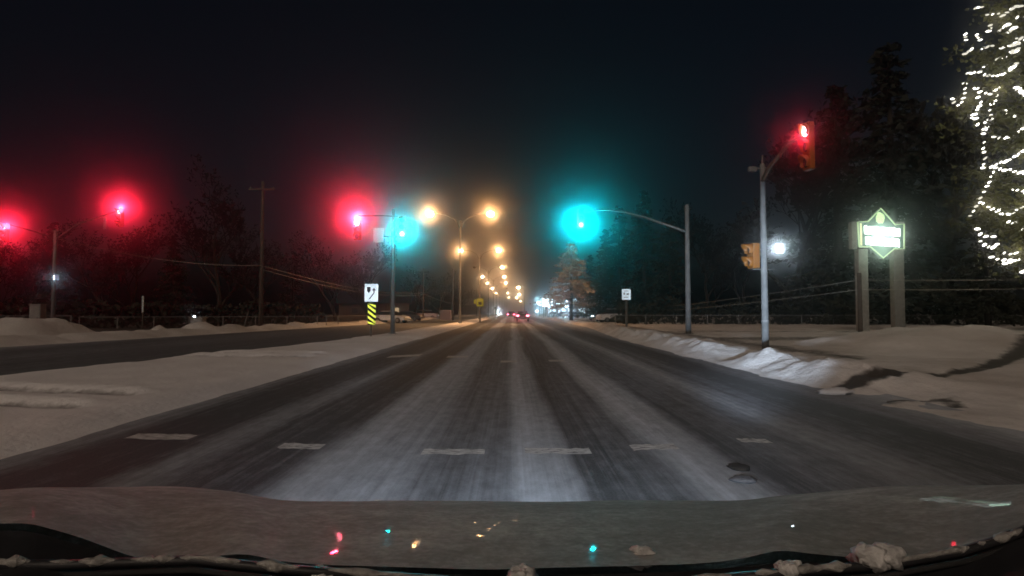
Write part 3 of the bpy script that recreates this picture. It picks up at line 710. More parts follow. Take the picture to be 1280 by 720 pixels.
# ------------------------------------------------------------------ cars
def car(label, x, y, rz, paint, lights=None, group=None, flavour='sedan'):
    """nose towards local -Y"""
    t = thing('car', label, 'car', (x, y, 0.0), rz, group)
    hw = 0.9
    prof = [(-2.25, 0.35), (-2.3, 0.62), (-2.05, 0.82), (-1.1, 0.96), (1.55, 1.0), (2.15, 0.98), (2.28, 0.7), (2.25, 0.35)]
    if flavour == 'van': prof = [(-2.25, 0.35), (-2.3, 0.75), (-2.1, 1.0), (-1.3, 1.12), (2.2, 1.15), (2.3, 0.7), (2.25, 0.35)]
    m = MB(); n = len(prof); vs = []
    for s, ins in ((-1, 0.12), (-1, 0.0), (1, 0.0), (1, 0.12)):
        for (yy, z) in prof:
            k = 0.93 if ins else 1.0; taper = 1 - 0.07 * (abs(yy) / 2.3) ** 4
            vs.append((s * (hw - ins * 0.4) * taper, yy * (1 if not ins else 0.985), 0.35 + (z - 0.35) * (1 if ins else 0.94)))
    fs = [tuple(range(n)), tuple(range(4 * n - 1, 3 * n - 1, -1))]
    for r_ in range(3):
        for i in range(n): fs.append((r_ * n + i, r_ * n + n + i, r_ * n + n + (i + 1) % n, r_ * n + (i + 1) % n))
    m.add(vs, fs); m.build('body', paint, t)
    top = 1.45 if flavour == 'sedan' else 1.75; zb = 0.95 if flavour == 'sedan' else 1.1
    y0, y1, y2, y3 = (-1.15, -0.4, 1.0, 1.75) if flavour == 'sedan' else (-1.4, -0.75, 2.05, 2.2)
    c_ = MB(); vs = [(s * 0.82, y0, zb) for s in (-1, 1)] + [(s * 0.68, y1, top - 0.03) for s in (-1, 1)] + [(s * 0.68, y2, top - 0.03) for s in (-1, 1)] + [(s * 0.8, y3, zb) for s in (-1, 1)]
    c_.add(vs, [(0, 1, 3, 2), (2, 3, 5, 4), (4, 5, 7, 6), (0, 2, 4, 6), (1, 7, 5, 3)]); c_.build('window', M['glass'], t)
    r_ = MB(); r_.box((0, (y1 + y2) / 2, top), (1.38, y2 - y1 + 0.1, 0.05), bev=0.02); r_.build('roof', paint, t)
    for sx_ in (-1, 1):
        for yy in (-1.4, 1.4):
            w_ = MB(); w_.tube([(sx_ * 0.72, yy, 0.33), (sx_ * 0.92, yy, 0.33)], 0.33, 16); wo = w_.build('wheel', M['tyre'], t)
            w_ = MB(); w_.tube([(sx_ * 0.9, yy, 0.33), (sx_ * 0.935, yy, 0.33)], 0.2, 12); w_.build('rim', M['rim'], wo)
        h_ = MB(); h_.ell((sx_ * 0.66, -2.2, 0.68), (0.2, 0.08, 0.1), 10, 6); h_.build('headlight', M['cool'] if lights == 'head' else M['rim'], t)
        k_ = MB(); k_.box((sx_ * 0.7, 2.23, 0.83), (0.34, 0.1, 0.2), bev=0.03); k_.build('tail_light', M['tail'] if lights == 'tail' else M['carred'], t)
    p_ = MB(); p_.box((0, 2.29, 0.6), (0.5, 0.02, 0.13)); p_.build('plate', M['greybox'], t)
    return t
t = car('dark car ahead in the lane with both tail lights glowing red', at(653, 390, 88).x, 88, PI * 0 + PI * 0, M['cargrey'], 'tail', None)
for s in (-1, 1):
    w = Vector((at(653, 390, 88).x + s * 0.7, 85.3, 0.85))
    lamp('SPOT', 'tail_glow', (w.x, 90.2 - 4.9 + 0.0, 0.9), W(170), (1, 0.03, 0.08), t, (w.x * 0.5, 0, 1.0), R(120), 1.0, 0.1)
t.rotation_euler = (0, 0, PI)   # boot towards the viewer
t2 = car('farther car ahead showing a faint pair of red tail lights', at(646, 390, 135).x - 1.3, 135, PI, M['cargrey'], 'tail')
t = car('oncoming car far down the opposite carriageway with white headlights', at(624, 390, 330).x - 0.5, 330, 0, M['carwhite'], 'head')
lamp('SPOT', 'headlight_glow', (at(624, 390, 330).x - 0.5, 327, 0.8), W(160), (0.85, 0.95, 1), t, (0, 0, 1.2), R(40), 1.0, 0.3)
G = 'cars parked beyond the fence'
car('white car parked beyond the fence near the keep right sign', at(487, 390, 72).x - 0.2, 74, R(70), M['carwhite'], None, G)
car('dark grey car parked beyond the fence past the white one', at(521, 390, 92).x - 1.4, 93, R(75), M['cargrey'], None, G)
car('pale car parked close to the thin utility pole', at(543, 390, 120).x - 1.6, 121, R(80), M['carwhite'], None, G, 'van')
G = 'cars on the brightly lit lot'
for i, (px, D, paint, lab) in enumerate(((704, 150, M['carblue'], 'blue car on the lit lot, nearest the white panel signs'), (712, 140, M['carwhite'], 'white car in the middle of the lit lot row'),
                                        (722, 130, M['carblue'], 'blue car ending the lit lot row beside the conifers'), (692, 165, M['carwhite'], 'white car behind the lit lot row'))):
    car(lab, at(px, 390, D).x, D, R(-35), paint, None, G)
car('white van parked in the dark behind the small white roadside sign', at(768, 390, 78).x, 78, R(-75), M['carwhite'], None, None, 'van')
t = car('dark car under the conifers with its small headlights on', at(745, 390, 96).x, 96, R(-5), M['cargrey'], 'head')

# ------------------------------------------------------------------ lit lot: store, panel signs, lot lamp
def panel_sign(px, py, wpx, hpx, D, label, twist=0):
    q = at(px, py, D); w_, h_ = wpx / F * D, hpx / F * D
    t = thing('panel_sign', label, 'sign', (q.x, D, 0), twist, 'bright panel signs at the lot')
    m = MB(); m.box((-w_ * 0.3, 0.1, (q.z - h_ / 2) / 2), (0.2, 0.2, q.z - h_ / 2)).box((w_ * 0.3, 0.1, (q.z - h_ / 2) / 2), (0.2, 0.2, q.z - h_ / 2)); m.build('post', M['galv'], t)
    m = MB(); m.box((0, 0.05, q.z), (w_ + 0.1, 0.3, h_ + 0.1), bev=0.03); f = m.build('frame', M['greybox'], t)
    m = MB(); m.box((0, -0.11, q.z), (w_, 0.03, h_), bev=0.01); m.build('lit_panel', M['lit_panel'], f)
panel_sign(682, 378, 8.5, 10, 150, 'bright white square panel sign, wider of the pair at the lot')
panel_sign(690, 378, 2.4, 8, 152, 'narrow bright panel sign between the square ones at the lot')
panel_sign(699, 377, 8, 6, 146, 'bright white panel sign next to the conifer at the lot', R(12))
X0 = at(716, 390, 185).x
t = thing('store_building', 'low flat-roofed store with bright windows behind the lit lot', 'building', (X0, 188, 0))
m = MB(); m.box((0, 4, 2.0), (16, 8, 4.0)); m.build('wall', M['brick'], t)
m = MB(); m.box((0, 3.7, 4.15), (16.8, 9.2, 0.35), bev=0.05); m.build('roof', M['greybox'], t)
for k in range(5):
    m = MB(); m.box((-6.2 + k * 3.1, -0.02, 1.6), (2.4, 0.08, 2.2)); f = m.build('window', M['greybox'], t)
    m = MB(); m.box((-6.2 + k * 3.1, -0.07, 1.6), (2.2, 0.03, 2.0)); m.build('pane', M['window_lit'], f)
t = thing('lot_lamp', 'cool white flood lamp on a pole over the lit lot', 'street lamp', (at(674, 390, 170).x, 170, 0))
zq = at(673, 379, 170).z
m = MB(); m.tube([(0, 0, -0.1), (0, 0, zq)], [0.12, 0.08], 8); m.build('pole', M['galv'], t)
m = MB(); m.ell((0, -0.1, zq), (0.55, 0.3, 0.5), 12, 8); m.build('lamp_head', M['cool'], t, True)
lamp('SPOT', 'lamp_light', (at(674, 390, 170).x, 169.2, zq + 0.1), W(50), (0.35, 0.8, 1), t, (2, 0, 1.2), R(70), 1.0, 0.3)
t = thing('lot_lamp', 'tall flood lamp half hidden by the conifer, lighting the lot snow', 'street lamp', (at(715, 390, 152).x, 156, 0))
m = MB(); m.tube([(0, 0, -0.1), (0, 0, 4.6)], [0.14, 0.09], 8); m.build('pole', M['galv'], t)
m = MB(); m.box((-0.5, -0.4, 4.6), (1.2, 0.7, 0.18), bev=0.04); m.build('lamp_head', M['galv'], t)
lamp('SPOT', 'lamp_light', (at(715, 390, 152).x - 1.0, 154.5, 4.4), W(420), (0.5, 0.8, 1), t, (at(706, 390, 140).x, 146, 0), R(100), 0.6, 0.3)
for px, py, D, lab in ((687, 384, 162, 'small cool lamp between the panel signs on the lit lot'), (708, 383, 158, 'small cool lamp behind the blue car on the lit lot'), (671, 389, 200, 'low cool lamp at the near edge of the lit lot')):
    q = at(px, py, D); t = thing('lot_lamp', lab, 'street lamp', (q.x, D, 0))
    m = MB(); m.tube([(0, 0, -0.1), (0, 0, q.z)], [0.1, 0.07], 8); m.build('pole', M['galv'], t)
    m = MB(); m.ell((0, -0.1, q.z), (0.38, 0.25, 0.32), 12, 8); m.build('lamp_head', M['cool'], t, True)
    lamp('SPOT', 'lamp_light', (q.x, D - 0.6, q.z), W(14), (0.5, 0.8, 1), t, (1, 0, 1.4), R(50), 1.0, 0.2)
# dark building shape beyond the fence on the left
t = thing('house', 'low house in the dark behind the parked white car', 'building', (-27, 118, 0), R(12))
m = MB(); m.box((0, 0, 1.5), (13, 8, 3.0)); m.build('wall', M['brick'], t)
m = MB(); m.add([(-7, -4.6, 3), (7, -4.6, 3), (7, 4.6, 3), (-7, 4.6, 3), (-7, 0, 5.4), (7, 0, 5.4)], [(0, 1, 5, 4), (2, 3, 4, 5), (0, 4, 3), (1, 2, 5), (3, 2, 1, 0)]); m.build('roof', M['black'], t)
for x_ in (-3.6, 0.2, 4.0):
    m = MB(); m.box((x_, -4.03, 1.6), (1.3, 0.08, 1.2)); f = m.build('window', M['greybox'], t)
    m = MB(); m.box((x_, -4.08, 1.6), (1.15, 0.03, 1.05)); m.build('pane', M['window_warm'] if x_ == 4.0 else M['glass'], f)

# ------------------------------------------------------------------ trees
def conifer_mesh(seed, h=14, r=3.4, n=5200, leaf='leaf', s=0.42, low=0.06):
    rnd = random.Random(seed)
    tr = MB(); tr.tube([(0, 0, -0.3), (0.05, 0.03, h * 0.5), (0, 0, h * 0.97)], [h * 0.02, h * 0.012, 0.03], 9)
    cr = MB(); nb = int(h * 9)
    for b_ in range(nb):
        t_ = (b_ + rnd.random()) / nb; z = h * (low + (0.99 - low) * t_); ln = r * (1 - t_) ** 0.8 * rnd.uniform(0.55, 1.15) + 0.15
        az = rnd.random() * 2 * PI; dr = rnd.uniform(0.05, 0.32)
        d = Vector((math.cos(az), math.sin(az), 0)); tip = d * ln + Vector((0, 0, z - ln * dr + 0.06 * ln * ln / max(r, 1)))
        root = Vector((0, 0, z))
        cr.tube([root, root.lerp(tip, 0.5) + Vector((0, 0, 0.05 * ln)), tip], [0.035, 0.02, 0.006], 4, False)
        m_ = max(3, int(n / nb * (0.25 + ln / r)))
        for k in range(m_):
            q = rnd.uniform(0.15, 1.0); c = root.lerp(tip, q) + Vector((rnd.gauss(0, .14), rnd.gauss(0, .14), rnd.gauss(-.06, .09))) * (0.5 + ln * 0.3)
            a_ = (d * rnd.uniform(0.3, 1) + Vector((rnd.gauss(0, .5), rnd.gauss(0, .5), rnd.uniform(-.7, .1)))).normalized() * s * rnd.uniform(.5, 1.2)
            b2 = a_.cross(Vector((rnd.gauss(0, 1), rnd.gauss(0, 1), rnd.gauss(0, 1)))).normalized() * s * rnd.uniform(.12, .3)
            cr.add([c - b2, c + a_ * 0.5 - b2 * 1.3, c + a_, c + a_ * 0.5 + b2 * 1.3], [(0, 1, 2, 3)])
    return tr, cr
def broad_mesh(seed, h=20, leafy=0.5):
    """a winter broadleaf tree: limbs, boughs and a haze of twigs"""
    rnd = random.Random(seed); tr = MB(); cr = MB()
    def grow(p, d, ln, rad, lev):
        pts = [p]; q = Vector(p); dd = Vector(d)
        for i in range(4):
            dd = (dd + Vector((rnd.gauss(0, .14), rnd.gauss(0, .14), 0.06))).normalized(); q = q + dd * ln / 4; pts.append(Vector(q))
        (tr if lev < 2 else cr).tube(pts, [rad * (1 - 0.13 * i) for i in range(5)], 8 if lev == 0 else (5 if lev < 3 else 3), False)
        if lev >= 4:
            for k in range(7):
                c = pts[rnd.randrange(1, 5)]; a_ = (dd + Vector((rnd.gauss(0, .7), rnd.gauss(0, .7), rnd.gauss(0, .5)))).normalized() * rnd.uniform(.4, .9)
                b2 = a_.cross(Vector((rnd.gauss(0, 1), rnd.gauss(0, 1), rnd.gauss(0, 1)))).normalized() * rnd.uniform(.02, .07) * (1 + leafy * 3)
                cr.add([c - b2, c + a_ * .6 - b2 * .8, c + a_, c + a_ * .6 + b2 * .8], [(0, 1, 2, 3)])
            return
        nb = 5 if lev == 0 else 4
        for k in range(nb):
            st = pts[2 + k % 3] if lev else pts[1 + min(3, k)]
            az = 2 * PI * (k / nb) + rnd.uniform(-.5, .5); sp = rnd.uniform(0.5, 1.0)
            nd = (dd + Vector((math.cos(az) * sp, math.sin(az) * sp, rnd.uniform(-.1, .5)))).normalized()
            grow(st, nd, ln * rnd.uniform(.55, .78), rad * 0.5, lev + 1)
    grow(Vector((0, 0, -0.3)), Vector((0, 0, 1)), h * 0.42, h * 0.018, 0)
    return tr, cr
def tree(proto, x, y, rz, sc, label, group, name=None):
    t = proto if proto.get('free', 1) else copy_tree(proto)
    proto['free'] = 0
    t.location = (x, y, -0.05); t.rotation_euler = (0, 0, rz); t.scale = sc
    tag(t, label, 'tree', group); return t
def make_tree(kind, meshes, leaf):
    t = thing(kind, 'x', 'tree'); t['free'] = 1
    meshes[0].build('trunk', M['bark'], t, True); meshes[1].build('crown', M[leaf], t); return t
CONA = make_tree('conifer_tree', conifer_mesh(3, 14, 3.3, 5200), 'leaf')
CONB = make_tree('conifer_tree', conifer_mesh(8, 18, 4.6, 6800, s=0.5), 'leaf')
BRA = make_tree('bare_tree', broad_mesh(5, 20), 'leaf2')
BRB = make_tree('bare_tree', broad_mesh(11, 22, 1.0), 'leaf2')
rnd = random.Random(21)
G1 = 'conifers beside the lit lot'
M['leaf4'] = plain('amber_lit_needles', (0.3, 0.225, 0.15), 0.9, 0, 0.5, 0.8)  # amber lamp light painted into the needles as a paler brown
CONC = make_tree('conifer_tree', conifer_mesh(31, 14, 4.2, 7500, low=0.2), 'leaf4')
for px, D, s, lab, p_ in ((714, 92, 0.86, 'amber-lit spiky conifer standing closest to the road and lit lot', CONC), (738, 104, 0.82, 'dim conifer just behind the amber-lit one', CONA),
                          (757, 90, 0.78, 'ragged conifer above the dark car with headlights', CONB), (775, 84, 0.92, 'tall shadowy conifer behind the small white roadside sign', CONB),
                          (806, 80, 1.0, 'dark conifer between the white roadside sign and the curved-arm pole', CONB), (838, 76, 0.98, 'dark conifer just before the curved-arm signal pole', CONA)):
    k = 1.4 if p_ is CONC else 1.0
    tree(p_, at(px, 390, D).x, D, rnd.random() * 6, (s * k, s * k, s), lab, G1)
G2 = 'dark trees behind the business sign'
spots = [(885, 84, 0.78, BRB, 'bare dark tree just past the curved-arm signal pole'), (930, 78, .85, BRA, 'bare dark tree behind the slim near signal pole'), (992, 72, 1.25, BRB, 'big bare tree seen between the slim signal pole and the glowing sign'),
         (1050, 68, 1.55, CONB, 'very tall black conifer rising behind the glowing sign'), (1118, 64, 1.72, CONB, 'tallest black conifer, beside the glowing sign'),
         (1178, 66, 1.3, BRB, 'bare tree between the glowing sign and the bulb-lit tree'), (1235, 58, 1.1, CONA, 'black conifer hidden partly by the bulb-lit tree'), (1330, 60, 1.2, BRA, 'bare tree past the bulb-lit tree')]
for px, D, s, p_, lab in spots:
    tree(p_, at(px, 390, D).x, D, rnd.random() * 6, (s * (1.15 if p_ is CONB else 1), s * (1.15 if p_ is CONB else 1), s), lab, G2)
G3 = 'dark trees beyond the left-hand fence'
labs = ['bare tree behind the twin-armed signal pole', 'bare tree above the tall grey cabinet', 'conifer behind the pale marker post', 'bare tree left of the squat box', 'bare tree above the squat box with the tiny light',
        'conifer near the thick utility pole', 'bare tree just past the thick utility pole', 'bare tree before the keep right sign', 'conifer behind the keep right sign', 'bare tree behind the median signal pole', 'bare tree above the low dark house', 'bare tree next to the thin utility pole']
for k, lab in enumerate(labs):
    px = -20 + k * 48 + rnd.uniform(-12, 12); D = 62 + rnd.uniform(0, 16) + max(0, k - 7) * 13
    p_ = CONB if 'conifer' in lab else (BRA if k % 2 else BRB); s = rnd.uniform(0.55, 0.75)
    tree(p_, at(px, 390, D).x, D, rnd.random() * 6, (s, s, s), lab, G3)
G4 = 'far trees at the end of the road'
far = [(575, 260, 'far tree behind the pale cabinet'), (600, 380, 'far tree behind the distant median lamps'), (660, 620, 'far tree closing the road straight ahead'), (676, 420, 'far tree behind the cool flood lamp'),
       (632, 620, 'far tree at the vanishing opposite carriageway'), (694, 300, 'far tree over the white panel signs'), (728, 240, 'far tree above the store roof'), (548, 190, 'far tree behind the thin utility pole')]
for px, D, lab in far:
    tree(BRB if D % 40 else CONB, at(px, 390, D).x, D, rnd.random() * 6, (.8, .8, .62), lab, G4)
# dense hedges, added so that it stays dark behind the fences
def hedge(x0, y0, x1, y1, h, label, seed):
    rnd = random.Random(seed); m = MB(); ln = math.hypot(x1 - x0, y1 - y0); n = int(ln * 110)
    for i in range(n):
        t_ = rnd.random(); hh = h * (0.85 + 0.35 * nz(t_ * ln, 0, 0.3, seed))
        c = Vector((x0 + (x1 - x0) * t_ + rnd.gauss(0, .45), y0 + (y1 - y0) * t_ + rnd.gauss(0, .45), rnd.random() ** .8 * hh))
        a_ = Vector((rnd.gauss(0, 1), rnd.gauss(0, 1), rnd.gauss(0, .8))).normalized() * rnd.uniform(.14, .34)
        b2 = a_.cross(Vector((rnd.gauss(0, 1), rnd.gauss(0, 1), rnd.gauss(0, 1)))).normalized() * rnd.uniform(.1, .22)
        m.add([c - b2, c + a_, c + b2, c - a_], [(0, 1, 2, 3)])
    o = m.build('hedge', M['leaf'], None); tag(o, label, 'hedge', 'dark hedges behind the fences')
hedge(-78, 49.5, -33, 49.5, 2.6, 'long dark filler hedge behind the twin-armed pole and its fence', 1)
hedge(-33, 49.8, -18.5, 57, 2.3, 'dark filler hedge by the thick utility pole', 2)
hedge(12, 67, 62, 63, 2.8, 'dark filler hedge behind the glowing business sign', 4)
hedge(13.5, 84, 14, 70, 0.9, 'low ragged hedge under the conifers along the verge', 6)

# tree wrapped in strings of bulbs
TC = Vector((22.3, 25.0, 9.3)); TRX, TRZ = 4.2, 7.6
def crown_r(z): 
    k = (z - TC.z) / TRZ
    return TRX * math.sqrt(max(0.0, 1 - k * k)) if abs(k) < 1 else 0
t = thing('bulb_lit_tree', 'big cedar tree wound with strings of white bulbs beside the heaped snow', 'tree', (TC.x, TC.y, 0))
m = MB(); m.tube([(0, 0, -0.2), (0.1, 0, 4), (0, 0.1, 10), (0, 0, 16)], [0.34, 0.28, 0.16, 0.03], 10); m.build('trunk', M['bark'], t, True)
m = MB(); rr = random.Random(4)
for b_ in range(150):
    z = 2.2 + 14.2 * rr.random(); r_ = crown_r(z) * rr.uniform(.5, .9) + 0.1; az = rr.random() * 2 * PI
    tip = Vector((math.cos(az) * r_, math.sin(az) * r_, z + rr.uniform(-.3, .7))); root = Vector((0, 0, max(1.6, z - r_ * 0.35)))
    m.tube([root, root.lerp(tip, .5) + Vector((0, 0, .15)), tip], [.05, .03, .01], 4, False)
    for k in range(75):
        c = root.lerp(tip, rr.uniform(.35, 1.0)) + Vector((rr.gauss(0, .28), rr.gauss(0, .28), rr.gauss(0, .25)))
        a_ = Vector((rr.gauss(0, 1), rr.gauss(0, 1), rr.gauss(-.2, .8))).normalized() * rr.uniform(.12, .28)
        b2 = a_.cross(Vector((rr.gauss(0, 1), rr.gauss(0, 1), rr.gauss(0, 1)))).normalized() * rr.uniform(.04, .1)
        m.add([c - b2, c + a_ * .5 - b2, c + a_, c + a_ * .5 + b2], [(0, 1, 2, 3)])
m.build('crown', M['leaf3'], t)
strands = [
 [(1207,92),(1214,91),(1224,89),(1230,93),(1242,95),(1252,94),(1262,88),(1270,80)], [(1226,88),(1234,82),(1242,79),(1247,73),(1256,72)],
 [(1207,105),(1206,113),(1206,120),(1203,128),(1197,132),(1192,128),(1190,123)], [(1220,110),(1228,117),(1238,118),(1249,110)], [(1223,122),(1227,130),(1222,137),(1215,148),(1221,149)],
 [(1246,119),(1244,126),(1240,131),(1240,140),(1238,150),(1232,152)], [(1222,157),(1229,161),(1236,158),(1229,167)], [(1229,178),(1229,187),(1231,196),(1230,205),(1228,210)],
 [(1240,208),(1250,204),(1262,200),(1272,193),(1280,188),(1292,182)], [(1238,209),(1250,211),(1262,213),(1276,216),(1292,217)], [(1243,171),(1256,173),(1266,169),(1275,163),(1290,152)],
 [(1256,138),(1262,142),(1267,146)], [(1241,215),(1238,225),(1234,233),(1230,239)], [(1226,247),(1225,253),(1220,258),(1214,269)], [(1230,254),(1238,259),(1248,263)],
 [(1254,267),(1264,268),(1272,261),(1280,257),(1294,258)], [(1261,277),(1270,282),(1278,287),(1292,290)], [(1222,286),(1226,295),(1240,296)], [(1226,302),(1234,308),(1242,310),(1246,304)],
 [(1254,316),(1262,317),(1270,315)], [(1240,322),(1250,325),(1262,325)], [(1256,329),(1266,327),(1275,324)], [(1220,10),(1226,9)], [(1234,18),(1244,16),(1254,19)], [(1260,14),(1268,9),(1277,7)],
 [(1272,22),(1290,21)], [(1236,39),(1238,31)], [(1250,37),(1262,30)], [(1259,41),(1269,34)], [(1253,60),(1264,57),(1272,54)], [(1272,49),(1290,48)], [(1265,66),(1272,62)], [(1206,68),(1210,63),(1214,61)],
 [(1207,43),(1207,50)], [(1221,44),(1225,50)], [(1228,60),(1241,58)], [(1276,340),(1290,338)], [(1222,-8),(1240,-12),(1262,-6)], [(1270,110),(1282,118),(1296,112)], [(1266,236),(1282,240),(1298,232)]]
bm = MB(); bm.ell((0, 0, 0), (0.105, 0.046, 0.046), 8, 5, rot=Matrix.Rotation(R(-24), 3, 'Y')); bulb_o = {}
M['bulb_dim'] = glow('dim_bulb', (1, 0.95, 0.8), 0.75); M['bulb_mid'] = glow('soft_bulb', (1, 0.96, 0.84), 2.2)
place = ['at the tree top', 'high in the crown', 'in upper crown', 'at mid height', 'in lower crown', 'at the bottom of the crown']
shape = {2: 'a short straight string', 3: 'a short bent string', 4: 'a gently curved string', 5: 'a long curved string', 6: 'a long sweeping string', 7: 'a hooked long string', 8: 'the longest string'}
for si, pl in enumerate(strands):
    pts = []
    for (px, py) in pl:
        D = 25.0
        for it in range(6):
            q = at(px, py, D); r_ = crown_r(q.z); dx = q.x - TC.x
            D = 25.0 - (math.sqrt(r_ * r_ - dx * dx) * 0.97 if r_ > abs(dx) else 0.0)
        pts.append(at(px, py, D))
    my = sum(b for a_, b in pl) / len(pl); mx = sum(a_ for a_, b in pl) / len(pl)
    side = 'at the edge' if mx < 1222 else ('just inside' if mx < 1240 else ('well inside' if mx < 1262 else 'toward the trunk'))
    lab = '%s of white bulbs %s, %s' % (shape[min(8, len(pl))], place[min(5, int(max(0, my) / 56))], side)
    s_ = thing('string_light', lab, 'string light', pts[0], 0, 'strings of white bulbs on the tree')
    rel = [p_ - pts[0] for p_ in pts]
    c_ = MB(); c_.tube(rel, 0.008, 4); c_.build('cable', M['black'], s_)
    tot = sum((b - a_).length for a_, b in zip(rel, rel[1:])); nb = max(2, int(tot / 0.2)); acc = 0
    for i in range(nb + 1):
        dd = tot * i / nb; k = 0
        while k < len(rel) - 2 and dd > (rel[k + 1] - rel[k]).length: dd -= (rel[k + 1] - rel[k]).length; k += 1
        q = rel[k].lerp(rel[k + 1], min(1, dd / max(1e-6, (rel[k + 1] - rel[k]).length)))
        kk = random.random() + (0.0 if my > 85 else -0.42); kk = 'bulb' if kk > 0.45 else ('bulb_mid' if kk > 0.1 else 'bulb_dim')
        if kk not in bulb_o: bulb_o[kk] = bm.build('bulb', M[kk], s_); o = bulb_o[kk]
        else: o = bulb_o[kk].copy(); COL.objects.link(o); o.parent = s_
        o.location = q + Vector((random.gauss(0, .02), random.gauss(0, .02), random.gauss(0, .02)))
        o.rotation_euler = (0, random.uniform(-.4, .4), 0); k_ = random.uniform(.65, 1.15); o.scale = (k_ * random.uniform(.8, 1.5), k_, k_)
    if si in (2, 8, 13, 15, 19, 26, 30, 3):
        c = pts[len(pts) // 2]; lamp('POINT', 'bulb_light', (c.x - 0.1, c.y - 0.55, c.z), W(0.4), (1, 0.88, 0.45), s_, rad=0.3)

# ------------------------------------------------------------------ the car the view is from
t = thing('own_car', 'frost-covered grey car seen over its own bonnet', 'car', (0, 0, 0))
FR = [(-260, 640), (-60, 629), (0, 625), (60, 617), (120, 611), (180, 608), (235, 609), (280, 615), (330, 625), (380, 627), (640, 627), (930, 627), (980, 624), (1030, 615), (1080, 609), (1140, 607), (1220, 609), (1280, 614), (1360, 620), (1540, 640)]
RE = [(-260, 600), (-60, 625), (0, 645), (100, 672), (170, 699), (225, 703), (255, 695), (400, 704), (640, 712), (860, 706), (1000, 693), (1100, 699), (1180, 690), (1280, 655), (1360, 625), (1540, 600)]
def tabx(T, x):
    for (a_, b), (c, d) in zip(T, T[1:]):
        if x <= c: return b + (d - b) * (x - a_) / (c - a_)
    return T[-1][1]
def smx(T, x): return sum(tabx(T, min(max(x + k, T[0][0]), T[-1][0])) for k in (-24, -12, 0, 12, 24)) / 5
cols = list(range(-250, 1531, 14)); rows = 26
m = MB(); vs = []; grid = {}
for i, px in enumerate(cols):
    u = (px - 640) / 640.0
    Df = 1.62 - 0.36 * min(1.6, abs(u)) ** 2.4; Dr = 0.80
    f = at(px, smx(FR, px), Df); ry = smx(RE, px)
    r = at(px, max(ry, 655), Dr)
    r.x = f.x * (0.5 + 0.5 * abs(r.x) / max(.001, abs(f.x))) if abs(u) > 1 else r.x
    for j in range(rows + 1):
        s = j / rows; q = r.lerp(f, s)
        q.z += 0.030 * math.sin(PI * s) + 0.0035 * nz(q.x * 3, q.y * 3, 1.0, 2)
        crease = math.exp(-((abs(u) - 0.52) / 0.05) ** 2) * 0.006 * (1 - s * 0.5); q.z += crease
        vs.append(tuple(q))
    # roll over the leading edge
    for dz, dy in ((-0.012, 0.016), (-0.04, 0.03), (-0.22, 0.06), (-0.42, 0.05)):
        vs.append((f.x, f.y + dy, f.z + dz))
nr = rows + 5
fs = [(i * nr + j, (i + 1) * nr + j, (i + 1) * nr + j + 1, i * nr + j + 1) for i in range(len(cols) - 1) for j in range(nr - 1)]
m.add(vs, fs); bon = m.build('bonnet', M['bonnet'], t, True)
bx = max(abs(v_[0]) for v_ in vs)
m = MB(); m.box((0, 0.72, 0.5), (2 * bx - 0.3, 1.05, 0.52), bev=0.06); m.build('body', M['cargrey'], t)
m = MB(); m.box((0, 1.5, 0.42), (1.7, 0.2, 0.24), bev=0.06); m.build('bumper', M['black'], t)
for s in (-1, 1):
    w_ = MB(); w_.tube([(s * 0.7, 0.75, 0.33), (s * 0.93, 0.75, 0.33)], 0.33, 20); wo = w_.build('wheel', M['tyre'], t)
    w_ = MB(); w_.tube([(s * 0.92, 0.75, 0.33), (s * 0.94, 0.75, 0.33)], 0.21, 14); w_.build('rim', M['rim'], wo)
    h_ = MB(); h_.ell((s * 0.7, 1.66, 0.62), (0.17, 0.05, 0.08), 12, 6); h_.build('headlight', M['cool'], t, True)
# cowl below the windscreen
m = MB(); vs = []; cw = list(range(-250, 1531, 20))
for px in cw:
    ry = max(smx(RE, px), 655)
    a_ = at(px, ry - 3, 0.80); a_.z -= 0.012; b_ = at(px, ry + 16, 0.74); b_.z -= 0.03; c_ = at(px, max(ry + 60, 770), 0.6); c_.z -= 0.02; d_ = at(px, 860, 0.5); d_.z -= 0.01
    vs += [a_, b_, c_, d_]
fs = [(i * 4 + j, i * 4 + 4 + j, i * 4 + 5 + j, i * 4 + 1 + j) for i in range(len(cw) - 1) for j in range(3)]
m.add(vs, fs); m.build('cowl', M['black'], t, True)
def wiper(pts, seed):
    P = [at(*p_) for p_ in pts]
    m = MB(); m.tube(P, 0.006, 6); w_ = m.build('wiper', M['black'], t, True)
    m = MB(); m.tube([p_ + Vector((0, -0.006, -0.01)) for p_ in P], 0.004, 5); m.build('wiper_blade', M['tyre'], w_, True)
    m = MB(); Q = []; rad = []
    for i in range(61):
        k = (len(P) - 1) * i / 60; k0 = min(len(P) - 2, int(k)); q = P[k0].lerp(P[k0 + 1], k - k0)
        v = max(0.0, noise.noise(Vector((i * 0.27, seed, 0))) + 0.15) * 0.011 + 0.0012
        Q.append(q + Vector((0, -0.002, 0.004 + v * 0.5 * noise.noise(Vector((i * .9, seed, 3)))))); rad.append(v * (1 + 0.6 * noise.noise(Vector((i * 1.3, seed, 7)))))
    m.tube(Q, rad, 8)
    m.build('ice_crust', plain('wiper_ice', (0.3, 0.29, 0.27), 0.5, 0, 0.4, 60, 0.5), w_, True)
wiper([(-40, 705, .72), (80, 706, .74), (190, 702, .76), (245, 700, .76), (360, 712, .76), (560, 726, .76)], 2)
wiper([(860, 727, .76), (1000, 715, .76), (1110, 706, .77), (1200, 690, .78), (1260, 672, .79), (1300, 655, .79)], 3)
